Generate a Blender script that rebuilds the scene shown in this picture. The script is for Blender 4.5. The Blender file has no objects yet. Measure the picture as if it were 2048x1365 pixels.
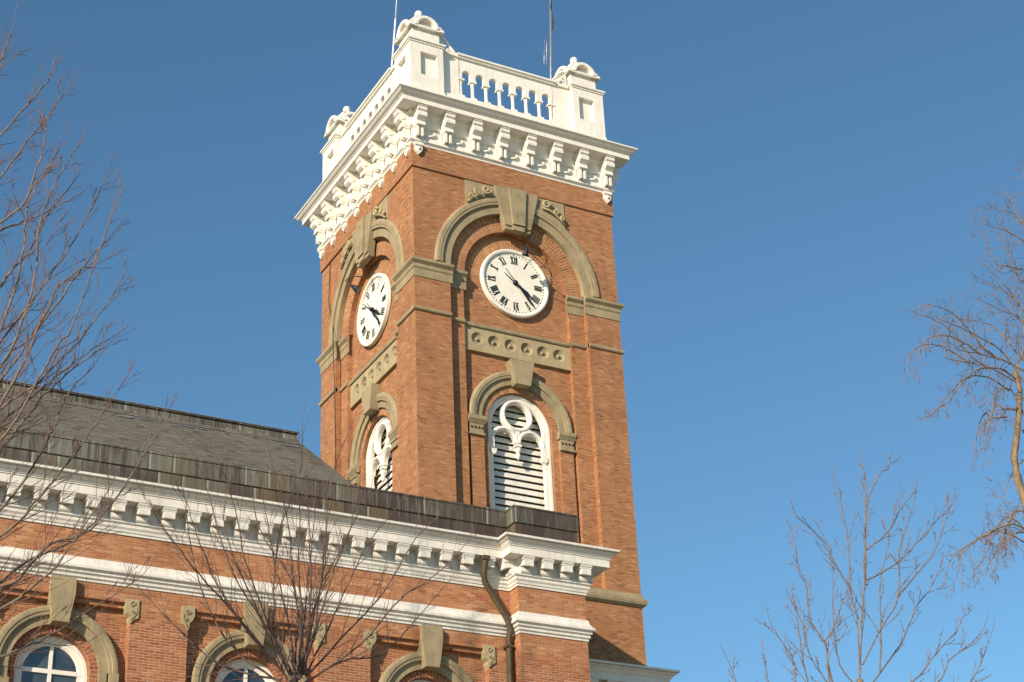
import bpy, math, random
from mathutils import Vector, Matrix
PI = math.pi
scn = bpy.context.scene
COL = scn.collection

# ------------------------------------------------------------------ camera
F_PX, YAW, PITCH, ROLL = 3557.64, 0.513048811, 0.487773275, -0.0466167057
CAM = Vector((-18.5240732, -38.1700728, 1.6))
def cam_axes():
    cy, sy = math.cos(YAW), math.sin(YAW)
    f = Vector((sy*math.cos(PITCH), cy*math.cos(PITCH), math.sin(PITCH)))
    r = Vector((cy, -sy, 0)); u = r.cross(f)
    c, s = math.cos(ROLL), math.sin(ROLL)
    return c*r + s*u, -s*r + c*u, f
AR, AU, AF = cam_axes()
cd = bpy.data.cameras.new('camera'); cam = bpy.data.objects.new('camera', cd); COL.objects.link(cam)
cd.sensor_width = 36.0; cd.lens = F_PX/2048*36.0; cd.clip_start = 0.1; cd.clip_end = 5000
cam.matrix_world = Matrix(((AR.x, AU.x, -AF.x, CAM.x), (AR.y, AU.y, -AF.y, CAM.y), (AR.z, AU.z, -AF.z, CAM.z), (0, 0, 0, 1)))
scn.camera = cam
def at(px, py, y):                       # point at depth y seen at photo pixel (px, py)
    d = AF + AR*((px-1024)/F_PX) - AU*((py-682.5)/F_PX)
    return CAM + d*((y-CAM.y)/d.y)

# ------------------------------------------------------------------ sky and sun
SUN = Vector((-1.66, -1.0, 0.80)).normalized()       # towards the sun
elev = math.asin(SUN.z); azim = math.atan2(SUN.x, SUN.y)
world = bpy.data.worlds.new('World'); scn.world = world; world.use_nodes = True
nt = world.node_tree; nt.nodes.clear()
sky = nt.nodes.new('ShaderNodeTexSky'); sky.sky_type = 'NISHITA'; sky.sun_disc = False
sky.sun_elevation = elev; sky.sun_rotation = azim
sky.air_density = 1.0; sky.dust_density = 0.3; sky.ozone_density = 2.0; sky.altitude = 200
bg = nt.nodes.new('ShaderNodeBackground'); bg.inputs['Strength'].default_value = 0.117
wo = nt.nodes.new('ShaderNodeOutputWorld')
tint = nt.nodes.new('ShaderNodeMix'); tint.data_type = 'RGBA'; tint.blend_type = 'MULTIPLY'; tint.inputs[0].default_value = 1.0
nt.links.new(sky.outputs[0], tint.inputs[6]); tint.inputs[7].default_value = (.62, .88, .94, 1)
nt.links.new(tint.outputs[2], bg.inputs[0]); nt.links.new(bg.outputs[0], wo.inputs[0])
ld = bpy.data.lights.new('sun', 'SUN'); ld.energy = 5.0; ld.angle = math.radians(0.53); ld.color = (1.0, 0.85, 0.68)
sun = bpy.data.objects.new('sun', ld); COL.objects.link(sun)
sun.rotation_euler = (-SUN).to_track_quat('-Z', 'Y').to_euler()
scn.view_settings.view_transform = 'Standard'; scn.view_settings.look = 'None'
scn.view_settings.exposure = 0.38; scn.view_settings.gamma = 1.0

# ------------------------------------------------------------------ node helper
class NT:
    def __init__(s, name):
        s.m = bpy.data.materials.new(name); s.m.use_nodes = True; s.t = s.m.node_tree; s.t.nodes.clear()
        s.out = s.n('ShaderNodeOutputMaterial'); s.b = s.n('ShaderNodeBsdfPrincipled')
        s.l(s.b.outputs[0], s.out.inputs[0]); s.b.inputs['Specular IOR Level'].default_value = 0.3
    def n(s, k, **a):
        x = s.t.nodes.new(k)
        for q, v in a.items(): setattr(x, q, v)
        return x
    def l(s, a, b): s.t.links.new(a, b)
    def val(s, sock, v):
        if hasattr(v, 'is_output') or isinstance(v, bpy.types.NodeSocket): s.l(v, sock)
        else: sock.default_value = v
    def math(s, op, a, b=0.0, c=None):
        x = s.n('ShaderNodeMath', operation=op); s.val(x.inputs[0], a); s.val(x.inputs[1], b)
        if c is not None: s.val(x.inputs[2], c)
        return x.outputs[0]
    def noise(s, vec, scale, detail=4, rough=.55, dim='3D'):
        x = s.n('ShaderNodeTexNoise', noise_dimensions=dim); s.l(vec, x.inputs['Vector'])
        x.inputs['Scale'].default_value = scale; x.inputs['Detail'].default_value = detail; x.inputs['Roughness'].default_value = rough
        return x.outputs[0]
    def ramp(s, fac, stops, interp='LINEAR'):
        x = s.n('ShaderNodeValToRGB'); cr = x.color_ramp; cr.interpolation = interp
        while len(cr.elements) < len(stops): cr.elements.new(0.5)
        for e, (p, c) in zip(cr.elements, stops):
            e.position = p; e.color = (c[0], c[1], c[2], 1) if not isinstance(c, (int, float)) else (c, c, c, 1)
        s.l(fac, x.inputs[0]); return x.outputs[0]
    def mix(s, fac, a, b, mode='MIX'):
        x = s.n('ShaderNodeMix', data_type='RGBA', blend_type=mode)
        s.val(x.inputs[0], fac)
        for i, v in ((6, a), (7, b)):
            if isinstance(v, tuple): x.inputs[i].default_value = (v[0], v[1], v[2], 1)
            else: s.l(v, x.inputs[i])
        return x.outputs[2]
    def bump(s, h, dist, strength=1.0):
        x = s.n('ShaderNodeBump'); x.inputs['Strength'].default_value = strength; x.inputs['Distance'].default_value = dist
        s.l(h, x.inputs['Height']); s.l(x.outputs[0], s.b.inputs['Normal']); return x
    def obj(s): return s.n('ShaderNodeTexCoord').outputs['Object']
    def uv(s): return s.n('ShaderNodeTexCoord').outputs['UV']
    def map(s, vec, scale=(1, 1, 1), loc=(0, 0, 0)):
        x = s.n('ShaderNodeMapping'); s.l(vec, x.inputs[0]); x.inputs['Scale'].default_value = scale; x.inputs['Location'].default_value = loc
        return x.outputs[0]

def brick_mat(name, bw, bh, stops, mortar, mort=.006, big=(.86, 1.1), dark=0.0, seed=0., low=None):
    k = NT(name); uv = k.uv()
    sp = k.n('ShaderNodeSeparateXYZ'); k.l(uv, sp.inputs[0])
    row = k.math('FLOOR', k.math('DIVIDE', sp.outputs[1], bh))
    par = k.math('MODULO', k.math('ABSOLUTE', row), 2.0)
    col = k.math('FLOOR', k.math('ADD', k.math('DIVIDE', sp.outputs[0], bw), k.math('MULTIPLY', par, .5)))
    cb = k.n('ShaderNodeCombineXYZ'); k.l(col, cb.inputs[0]); k.l(row, cb.inputs[1]); cb.inputs[2].default_value = seed
    wn = k.n('ShaderNodeTexWhiteNoise', noise_dimensions='3D'); k.l(cb.outputs[0], wn.inputs[0])
    c = k.ramp(wn.outputs[0], stops, 'LINEAR')
    fu = k.math('FRACT', k.math('ADD', k.math('DIVIDE', sp.outputs[0], bw), k.math('MULTIPLY', par, .5)))
    fv = k.math('FRACT', k.math('DIVIDE', sp.outputs[1], bh))
    du = k.math('MULTIPLY', k.math('MINIMUM', fu, k.math('SUBTRACT', 1.0, fu)), bw)
    dv = k.math('MULTIPLY', k.math('MINIMUM', fv, k.math('SUBTRACT', 1.0, fv)), bh)
    d = k.math('MINIMUM', du, dv)
    mr = k.n('ShaderNodeMapRange', interpolation_type='SMOOTHSTEP'); k.l(d, mr.inputs[0])
    mr.inputs[1].default_value = mort*.35; mr.inputs[2].default_value = mort*.95
    o = k.obj()
    n1 = k.noise(o, .55, 5, .6); n2 = k.noise(o, 3.2, 4, .6); n3 = k.noise(o, 30, 3, .6)
    # mortar partly smeared and washed over the brick: patches where joints vanish
    patch = k.ramp(n2, [(.36, .45), (.60, 1.0)])
    if low is not None:                                  # the lower courses are redder brick with clean, open joints
        zz = k.ramp(k.math('ADD', k.math('MULTIPLY', k.math('SUBTRACT', low, sp.outputs[1]), 1.2), k.math('MULTIPLY', n2, .8)), [(.35, 0.), (.9, 1.)])
        patch = k.math('MAXIMUM', k.math('MULTIPLY', patch, .7), zz); c = k.mix(k.math('MULTIPLY', zz, .8), c, (.80, .66, .60), 'MULTIPLY')
    mm = k.math('SUBTRACT', 1.0, k.math('MULTIPLY', k.math('SUBTRACT', 1.0, mr.outputs[0]), patch))
    c = k.mix(mm, mortar, c)
    v = k.ramp(n1, [(.3, big[0]), (.7, big[1])])
    c = k.mix(1.0, c, v, 'MULTIPLY')
    v2 = k.ramp(n3, [(.3, .88), (.7, 1.1)]); c = k.mix(1.0, c, v2, 'MULTIPLY')
    n4 = k.noise(o, 1.5, 5, .65); c = k.mix(k.ramp(n4, [(.50, 0.), (.68, .38)]), c, tuple(min(1., q*1.0) for q in (.47, .25, .12)))
    n5 = k.noise(k.map(o, (1, 1, 1), (5, 3, 1)), 2.3, 5, .6); c = k.mix(k.ramp(n5, [(.54, 0.), (.72, .35)]), c, (.30, .10, .045))
    st = k.noise(k.map(o, (1.4, 1.4, .12)), 1.6, 5, .65)
    c = k.mix(k.ramp(st, [(.56, 0.0), (.74, .30)]), c, (.17, .09, .055))
    k.l(c, k.b.inputs['Base Color']); k.b.inputs['Roughness'].default_value = .88
    h = k.math('ADD', k.math('MULTIPLY', mr.outputs[0], 1.0), k.math('ADD', k.math('MULTIPLY', n3, .35), k.math('MULTIPLY', wn.outputs[0], .5)))
    k.bump(h, .006, .8)
    return k.m
TB = [(0, (.21, .084, .038)), (.12, (.30, .128, .053)), (.5, (.34, .152, .063)), (.88, (.385, .180, .078)), (1, (.46, .245, .12))]
WB = [(0, (.27, .095, .040)), (.10, (.33, .122, .050)), (.5, (.375, .160, .064)), (.86, (.425, .19, .085)), (1, (.50, .26, .14))]
MAT = {}
MAT['tower_brick'] = brick_mat('tower_brick', .18, .044, TB, (.43, .235, .135), .0065)
MAT['arch_brick'] = brick_mat('arch_brick', .34, .085, TB, (.52, .32, .19), .016, seed=3.)
MAT['wing_brick'] = brick_mat('wing_brick', .225, .060, WB, (.50, .33, .23), .009, seed=7., low=14.35)
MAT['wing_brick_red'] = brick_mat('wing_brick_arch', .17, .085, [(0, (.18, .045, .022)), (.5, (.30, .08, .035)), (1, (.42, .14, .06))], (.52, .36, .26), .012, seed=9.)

def paint_mat(name, base, dirt, rough=.5, joints=False, dscale=2.0, blotch=.55):
    k = NT(name); o = k.obj()
    n1 = k.noise(o, dscale, 6, .65); n2 = k.noise(o, 14, 5, .6); n3 = k.noise(k.map(o, (6, 6, .7)), 2.5, 5, .6)
    c = k.mix(k.ramp(n1, [(.42, 0.), (.72, blotch)]), base, dirt)
    c = k.mix(k.ramp(n3, [(.50, 0.), (.72, .6)]), c, dirt)
    c = k.mix(1.0, c, k.ramp(n2, [(.3, .93), (.7, 1.04)]), 'MULTIPLY')
    if joints:
        sp = k.n('ShaderNodeSeparateXYZ'); k.l(k.uv(), sp.inputs[0])
        f = k.math('FRACT', k.math('DIVIDE', k.math('ADD', sp.outputs[0], k.math('MULTIPLY', k.math('FLOOR', k.math('MULTIPLY', sp.outputs[1], 1.7)), .77)), joints))
        c = k.mix(k.math('MULTIPLY', k.math('LESS_THAN', f, .012/joints), .55), c, (.22, .20, .16))
    k.l(c, k.b.inputs['Base Color']); k.b.inputs['Roughness'].default_value = rough
    k.bump(n2, .004, .5); return k.m
MAT['white'] = paint_mat('white_paint', (.80, .765, .68), (.62, .58, .48), .45)
MAT['white_wing'] = paint_mat('weathered_white_metal', (.74, .71, .64), (.50, .46, .38), .42, joints=2.35, dscale=1.3)
MAT['stone'] = paint_mat('tan_stone', (.345, .278, .162), (.19, .150, .092), .85, dscale=1.6, blotch=.8)
MAT['stone_pale'] = paint_mat('pale_stone', (.40, .325, .185), (.26, .205, .115), .85, dscale=1.5)
MAT['dial'] = paint_mat('dial_enamel', (.80, .77, .66), (.70, .66, .52), .4)
def flat(name, c, rough=.6, metal=0., spec=.3):
    k = NT(name); o = k.obj(); n = k.noise(o, 9, 4)
    cc = k.mix(k.ramp(n, [(.3, 0.), (.7, 1.)]), tuple(x*.8 for x in c), tuple(min(1, x*1.15) for x in c))
    k.l(cc, k.b.inputs['Base Color']); k.b.inputs['Roughness'].default_value = rough
    k.b.inputs['Metallic'].default_value = metal; k.b.inputs['Specular IOR Level'].default_value = spec; return k.m
MAT['black'] = flat('black_enamel', (.018, .018, .022), .45)
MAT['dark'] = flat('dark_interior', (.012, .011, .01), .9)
MAT['grey_metal'] = flat('grey_metal', (.34, .34, .36), .4, .6)
MAT['white_rod'] = flat('white_fibreglass', (.75, .74, .78), .4)
MAT['pipe'] = flat('painted_downpipe', (.075, .056, .030), .5)
MAT['louver'] = paint_mat('louver_boards', (.70, .68, .60), (.45, .42, .36), .6, dscale=6)
def glass_mat():
    k = NT('window_glass'); n = k.noise(k.obj(), 1.7, 2)
    k.l(k.ramp(n, [(.3, (.02, .03, .035)), (.7, (.06, .075, .08))]), k.b.inputs['Base Color'])
    k.b.inputs['Roughness'].default_value = .06; k.b.inputs['Specular IOR Level'].default_value = .6
    k.b.inputs['IOR'].default_value = 1.8
    k.bump(k.noise(k.obj(), 1.2, 2), .02, .4); return k.m
MAT['glass'] = glass_mat()
def copper_mat():
    k = NT('weathered_copper_cladding'); uv = k.uv()
    sp = k.n('ShaderNodeSeparateXYZ'); k.l(uv, sp.inputs[0]); U, V = sp.outputs[0], sp.outputs[1]
    pw = .55
    rw = k.math('FLOOR', k.math('DIVIDE', k.math('SUBTRACT', V, 17.53), 2.))
    pan = k.math('FLOOR', k.math('DIVIDE', k.math('ADD', U, k.math('MULTIPLY', rw, .23)), pw))
    cb = k.n('ShaderNodeCombineXYZ'); k.l(pan, cb.inputs[0]); k.l(rw, cb.inputs[1])
    wn = k.n('ShaderNodeTexWhiteNoise', noise_dimensions='3D'); k.l(cb.outputs[0], wn.inputs[0])
    base = k.ramp(wn.outputs[0], [(0, (.050, .034, .028)), (.3, (.070, .050, .038)), (.6, (.070, .058, .045)), (.8, (.10, .062, .03)), (1, (.10, .085, .065))])
    # lighter and greener towards the far left of the roof, browner by the tower
    left = k.n('ShaderNodeMapRange'); k.l(U, left.inputs[0]); left.inputs[1].default_value = .5; left.inputs[2].default_value = -8.; 
    n = k.noise(k.map(uv, (3.8, .30, 1)), 1.7, 6, .72); nb = k.noise(uv, .7, 3)
    th = k.math('ADD', n, k.math('ADD', k.math('MULTIPLY', left.outputs[0], .10), k.math('MULTIPLY', wn.outputs[0], .07)))
    amt = k.math('MULTIPLY', k.ramp(th, [(.53, 0.), (.73, .85)]), k.ramp(nb, [(.3, .35), (.6, 1.)]))
    up = k.n('ShaderNodeMapRange'); k.l(V, up.inputs[0]); up.inputs[1].default_value = 17.35; up.inputs[2].default_value = 17.6; up.inputs[3].default_value = .4
    amt = k.math('MULTIPLY', amt, up.outputs[0])
    c = k.mix(amt, base, (.185, .20, .165))
    n2 = k.noise(k.map(uv, (16, .5, 1), (3, 0, 0)), 1.5, 4, .7)
    c = k.mix(k.ramp(n2, [(.58, 0.), (.72, .5)]), c, (.28, .31, .25))
    fr = k.math('FRACT', k.math('DIVIDE', k.math('ADD', U, k.math('MULTIPLY', rw, .23)), pw))
    dd = k.math('MINIMUM', fr, k.math('SUBTRACT', 1.0, fr))
    seam = k.math('LESS_THAN', dd, .018)
    st = k.math('MULTIPLY', k.ramp(k.math('ABSOLUTE', k.math('SUBTRACT', fr, .07)), [(.02, .75), (.06, 0.)]), k.math('GREATER_THAN', wn.outputs[0], .55))
    c = k.mix(st, c, (.27, .30, .24))
    c = k.mix(k.math('MULTIPLY', seam, .7), c, (.02, .016, .012))
    k.l(c, k.b.inputs['Base Color']); k.b.inputs['Roughness'].default_value = .62
    k.bump(k.noise(uv, 1.6, 3), .03, .5); return k.m
MAT['copper'] = copper_mat()
def slate_mat():
    k = NT('slate_shingles'); uv = k.uv()
    sp = k.n('ShaderNodeSeparateXYZ'); k.l(uv, sp.inputs[0])
    bw, bh = .19, .10
    row = k.math('FLOOR', k.math('DIVIDE', sp.outputs[1], bh)); par = k.math('MODULO', k.math('ABSOLUTE', row), 2.0)
    uu = k.math('ADD', k.math('DIVIDE', sp.outputs[0], bw), k.math('MULTIPLY', par, .5))
    cb = k.n('ShaderNodeCombineXYZ'); k.l(k.math('FLOOR', uu), cb.inputs[0]); k.l(row, cb.inputs[1])
    wn = k.n('ShaderNodeTexWhiteNoise', noise_dimensions='3D'); k.l(cb.outputs[0], wn.inputs[0])
    c = k.ramp(wn.outputs[0], [(0, (.085, .076, .060)), (.2, (.118, .107, .085)), (.8, (.138, .125, .10)), (1, (.165, .15, .12))])
    fv = k.math('FRACT', k.math('DIVIDE', sp.outputs[1], bh)); fu = k.math('FRACT', uu)
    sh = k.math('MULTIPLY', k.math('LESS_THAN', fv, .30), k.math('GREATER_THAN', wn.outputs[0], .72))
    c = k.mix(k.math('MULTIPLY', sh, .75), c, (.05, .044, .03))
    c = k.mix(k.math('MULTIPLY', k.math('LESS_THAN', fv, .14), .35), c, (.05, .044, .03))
    js = k.math('LESS_THAN', fu, .05); c = k.mix(k.math('MULTIPLY', js, .15), c, (.06, .052, .04))
    n = k.noise(k.obj(), .8, 5); c = k.mix(1.0, c, k.ramp(n, [(.3, .85), (.7, 1.12)]), 'MULTIPLY')
    k.l(c, k.b.inputs['Base Color']); k.b.inputs['Roughness'].default_value = .8
    k.bump(k.math('SUBTRACT', 1.0, fv), .012, .8); return k.m
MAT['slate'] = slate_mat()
def bark(name, a, b):
    k = NT(name); n = k.noise(k.obj(), 7, 5, .65)
    k.l(k.ramp(n, [(.3, a), (.7, b)]), k.b.inputs['Base Color']); k.b.inputs['Roughness'].default_value = .9
    return k.m
MAT['bark_grey'] = bark('grey_bark', (.11, .08, .058), (.24, .185, .135))
MAT['bark_red'] = bark('reddish_twig_bark', (.125, .075, .062), (.215, .14, .115))
MAT['bark_dark'] = bark('dark_bark', (.075, .05, .04), (.17, .115, .09))
MAT['bark_tan'] = bark('tan_bark', (.13, .09, .055), (.30, .215, .125))
MAT['bark_pink'] = bark('pinkish_twig_bark', (.17, .12, .10), (.28, .21, .18))
def ground_mat():
    k = NT('winter_lawn'); o = k.obj()
    k.l(k.ramp(k.noise(o, .3, 8, .7), [(.3, (.24, .20, .14)), (.7, (.36, .31, .24))]), k.b.inputs['Base Color'])  # unseen lawn, base colour raised to bounce warm fill into shaded walls
    k.b.inputs['Roughness'].default_value = 1; return k.m
MAT['ground'] = ground_mat()

# ------------------------------------------------------------------ mesh builder
class MB:
    def __init__(s, T=None): s.v = []; s.f = []; s.uv = []; s.sm = []; s.T = T or (lambda a, b, c: (a, -c, b))
    def P(s, u, v, w): s.v.append(Vector(s.T(u, v, w))); return len(s.v)-1
    def face(s, idx, uv=None, smooth=False): s.f.append(tuple(idx)); s.uv.append(uv); s.sm.append(smooth)
    def poly(s, pts, uv=None, smooth=False): s.face([s.P(*p) for p in pts], uv, smooth)
    def box(s, u0, u1, v0, v1, w0, w1):
        p = [s.P(u, v, w) for u in (u0, u1) for v in (v0, v1) for w in (w0, w1)]
        for q in ((0, 1, 3, 2), (4, 6, 7, 5), (0, 4, 5, 1), (2, 3, 7, 6), (0, 2, 6, 4), (1, 5, 7, 3)): s.face([p[i] for i in q])
    def prism(s, poly, w0, w1, smooth=False):            # polygon in (u,v), extruded in w
        n = len(poly); a = [s.P(x, y, w0) for x, y in poly]; b = [s.P(x, y, w1) for x, y in poly]
        s.face(a[::-1]); s.face(b)
        for i in range(n): j = (i+1) % n; s.face((a[i], a[j], b[j], b[i]), None, smooth)
    def side(s, prof, u0, u1, m0=False, m1=False, off=0., W=0., smooth=False):   # profile in (w,v), extruded in u, mitred ends
        n = len(prof)
        a = [s.P(u0-(w if m0 else 0), v, w+off) for w, v in prof]; b = [s.P(u1+(w if m1 else 0), v, w+off) for w, v in prof]
        for i in range(n): j = (i+1) % n; s.face((a[i], a[j], b[j], b[i]), None, smooth)
        if not m0: s.face(a[::-1])
        if not m1: s.face(b)
    def arc(s, cu, cv, prof, a0=0., a1=PI, n=40, closed=False):                 # profile in (r,w) swept round (cu,cv)
        m = len(prof); rings = []
        for k in range(n if closed else n+1):
            t = a0+(a1-a0)*k/n
            rings.append([s.P(cu+r*math.cos(t), cv+r*math.sin(t), w) for r, w in prof])
        for k in range(n):
            A = rings[k]; B = rings[(k+1) % len(rings)]
            for i in range(m): j = (i+1) % m; s.face((A[i], A[j], B[j], B[i]))
        if not closed: s.face(rings[0][::-1]); s.face(rings[-1])
    def ringsheet(s, cu, cv, r0, r1, w, a0=0., a1=PI, n=40, shift=0.):          # radial brickwork sheet
        for k in range(n):
            t0 = a0+(a1-a0)*k/n; t1 = a0+(a1-a0)*(k+1)/n; rm = (r0+r1)/2
            s.poly([(cu+r0*math.cos(t0), cv+r0*math.sin(t0), w), (cu+r1*math.cos(t0), cv+r1*math.sin(t0), w),
                    (cu+r1*math.cos(t1), cv+r1*math.sin(t1), w), (cu+r0*math.cos(t1), cv+r0*math.sin(t1), w)],
                   [(shift, t0*rm), (shift+r1-r0, t0*rm), (shift+r1-r0, t1*rm), (shift, t1*rm)])
    def disc(s, cu, cv, r, w, n=64): s.poly([(cu+r*math.cos(2*PI*k/n), cv+r*math.sin(2*PI*k/n), w) for k in range(n)])
    def lathe(s, cu, cv_w, prof, n=16, smooth=True):     # profile (r, v) about vertical axis at (u, w)
        cw = cv_w; R = []
        for r, v in prof: R.append([s.P(cu+r*math.cos(2*PI*k/n), v, cw+r*math.sin(2*PI*k/n)) for k in range(n)])
        for a, b in zip(R[:-1], R[1:]):
            for k in range(n): j = (k+1) % n; s.face((a[k], a[j], b[j], b[k]), None, smooth)
        s.face(R[0][::-1]); s.face(R[-1])
    def knob(s, cu, cv, w0, prof, n=20):                 # profile (r, w) about the outward axis
        R = [[s.P(cu+r*math.cos(2*PI*k/n), cv+r*math.sin(2*PI*k/n), w0+w) for k in range(n)] for r, w in prof]
        for a, b in zip(R[:-1], R[1:]):
            for k in range(n): j = (k+1) % n; s.face((a[k], a[j], b[j], b[k]), None, True)
        s.face(R[-1])
    def tube(s, pts, rad, n=6, cap=True):                # path in (u,v,w)
        P = [Vector(p) for p in pts]; rad = rad if isinstance(rad, (list, tuple)) else [rad]*len(P)
        up = Vector((0.13, 0.27, 1)); R = []
        for i, p in enumerate(P):
            d = (P[min(i+1, len(P)-1)]-P[max(i-1, 0)]).normalized()
            a = d.cross(up)
            if a.length < .05: a = d.cross(Vector((1, 0, 0)))
            a.normalize(); b = d.cross(a)
            R.append([s.P(*(p+rad[i]*(a*math.cos(2*PI*k/n)+b*math.sin(2*PI*k/n)))) for k in range(n)])
        for A, B in zip(R[:-1], R[1:]):
            for k in range(n): j = (k+1) % n; s.face((A[k], A[j], B[j], B[k]), None, True)
        if cap: s.face(R[0][::-1]); s.face(R[-1])
    def spiral(s, cu, cv, w, r0, turns, rad, a0=0., sgn=1, n=22, lead=None):
        pts = []
        for k in range(n+1):
            t = k/n; a = a0+sgn*turns*2*PI*t; r = r0*(1-.82*t)
            pts.append((cu+r*math.cos(a), cv+r*math.sin(a), w))
        if lead: pts = lead+pts
        s.tube(pts, rad, 6)
    def path(s, pts, prof, closed_prof=True, u_off=0.):  # plan polyline (x,y); profile (w,z), outward on the right of travel
        n = len(pts); P = [Vector(p) for p in pts]; secs = []; L = u_off; Ls = []
        for i in range(n):
            d1 = (P[i]-P[i-1]).normalized() if i else None; d2 = (P[i+1]-P[i]).normalized() if i < n-1 else None
            nr = lambda d: Vector((d.y, -d.x))
            if d1 is None: m = nr(d2)
            elif d2 is None: m = nr(d1)
            else: m = nr(d1)+nr(d2); m = m/(m.dot(nr(d1)))
            if i: L += (P[i]-P[i-1]).length
            Ls.append(L)
            sec = []
            for w, z in prof:
                q = P[i]+m*w; s.v.append(Vector((q.x, q.y, z))); sec.append(len(s.v)-1)
            secs.append(sec)
        k = len(prof)
        for a in range(n-1):
            for i in range(k if closed_prof else k-1):
                j = (i+1) % k; s.face((secs[a][i], secs[a][j], secs[a+1][j], secs[a+1][i]))
        if closed_prof: s.face(secs[0][::-1]); s.face(secs[-1])
    def build(s, name, mat, parent=None, flipfix=True, weld=False):
        root = parent
        while root is not None and root.parent is not None: root = root.parent
        off = root.location.copy() if root is not None else Vector((0, 0, 0))
        me = bpy.data.meshes.new(name); me.from_pydata([tuple(v-off) for v in s.v], [], s.f)
        uvl = me.uv_layers.new(name='UVMap'); me.update()
        V = s.v
        for p, cu in zip(me.polygons, s.uv):
            if cu is not None:
                for li, q in zip(p.loop_indices, cu): uvl.data[li].uv = q
            else:
                nn = p.normal; ax, ay, az = abs(nn.x), abs(nn.y), abs(nn.z)
                for li, vi in zip(p.loop_indices, p.vertices):
                    v = V[vi]
                    uvl.data[li].uv = (v.x, v.y) if az > .85 else ((v.y+.1, v.z) if ax > ay else (v.x, v.z))
        me.polygons.foreach_set('use_smooth', s.sm)
        me.materials.append(MAT[mat]); o = bpy.data.objects.new(name, me); COL.objects.link(o)
        if parent is not None: o.parent = parent
        import bmesh
        if flipfix:
            bm = bmesh.new(); bm.from_mesh(me); bmesh.ops.recalc_face_normals(bm, faces=bm.faces); bm.to_mesh(me); bm.free()
        return o
def tag(o, label=None, cat=None, group=None, kind=None):
    if label: o['label'] = label
    if cat: o['category'] = cat
    if group: o['group'] = group
    if kind: o['kind'] = kind
    return o
def empty(name, loc, label, cat, group=None):
    o = bpy.data.objects.new(name, None); o.location = loc; COL.objects.link(o); o.empty_display_size = .5
    bpy.context.view_layer.update(); return tag(o, label, cat, group)
def kids(o): return [c for c in COL.objects if c.parent == o]
def dup(o, parent, rz=None, loc=None):
    c = o.copy(); COL.objects.link(c); c.parent = parent
    if rz is not None: c.rotation_euler.z = rz
    if loc is not None: c.location = loc
    for ch in kids(o): dup(ch, c)
    return c
def sides(o, parent, ks=(1, 2, 3)):                     # the same part on the other sides of the square tower
    return [dup(o, parent, rz=-k*PI/2) for k in ks]

# ------------------------------------------------------------------ ground
g = MB(lambda a, b, c: (a, b, c)); g.poly([(-1500, -1500, 0), (1500, -1500, 0), (1500, 1500, 0), (-1500, 1500, 0)])
tag(g.build('ground', 'ground', flipfix=False), kind='structure')

# ================================================================== CLOCK TOWER
W = 6.6; C = 3.3
tower = empty('clock_tower', (C, C, 0), 'tall square red brick clock tower with white balustraded top and tan stone arches', 'tower')
def wall_layer(m, wf, wb, a, R, zs, u0, u1, z0, z1, n=40, zsill=None, inner=True):
    zb = z0 if zsill is None else zsill
    if u0 < C-a: m.poly([(u0, z0, wf), (C-a, z0, wf), (C-a, zs, wf), (u0, zs, wf)])
    if u1 > C+a: m.poly([(C+a, z0, wf), (u1, z0, wf), (u1, zs, wf), (C+a, zs, wf)])
    if zsill is not None: m.poly([(C-a, z0, wf), (C+a, z0, wf), (C+a, zb, wf), (C-a, zb, wf)])
    m.poly([(u0, zs, wf), (C-R, zs, wf), (C-R, z1, wf), (u0, z1, wf)]); m.poly([(C+R, zs, wf), (u1, zs, wf), (u1, z1, wf), (C+R, z1, wf)])
    pts = [(C+R*math.cos(PI*k/n), zs+R*math.sin(PI*k/n)) for k in range(n+1)]
    for p, q in zip(pts[:-1], pts[1:]):
        m.poly([(q[0], q[1], wf), (p[0], p[1], wf), (p[0], z1, wf), (q[0], z1, wf)])
        m.poly([(q[0], q[1], wf), (q[0], q[1], wb), (p[0], p[1], wb), (p[0], p[1], wf)])
    for sx in (-1, 1):
        x = C+sx*a; q = [(x, zb, wf), (x, zb, wb), (x, zs, wb), (x, zs, wf)]
        m.poly(q if sx > 0 else q[::-1])
        if abs(a-R) > 1e-4:
            m.poly([(x, zs, wf), (x, zs, wb), (C+sx*R, zs, wb), (C+sx*R, zs, wf)])
ZB = 17.62
m = MB()
wall_layer(m, 0, -.18, 2.2, 2.46, 26.88, 0, W, 17.9, 29.86)
wall_layer(m, -.18, -.34, 1.7, 1.64, 26.88, C-2.2, C+2.2, 17.9, 29.36)
# innermost plane: one sheet with the arched louver opening, then solid above
wall_layer(m, -.34, -.95, 1.0, 1.0, 22.42, C-1.7, C+1.7, 17.9, 24.5, zsill=18.6)
m.poly([(C-1.7, 24.5, -.34), (C+1.7, 24.5, -.34), (C+1.7, 28.6, -.34), (C-1.7, 28.6, -.34)])
m.poly([(0, 0, 0), (W, 0, 0), (W, 17.9, 0), (0, 17.9, 0)])
m.poly([(C-2.2, 17.9, 0), (C+2.2, 17.9, 0), (C+2.2, 17.9, -.36), (C-2.2, 17.9, -.36)])
m.side([(0, 29.86), (.05, 29.86), (.05, 30.64), (0, 30.64)], 0, W, True, True)
wl = m.build('wall', 'tower_brick', tower, flipfix=False); sides(wl, tower)
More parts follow.
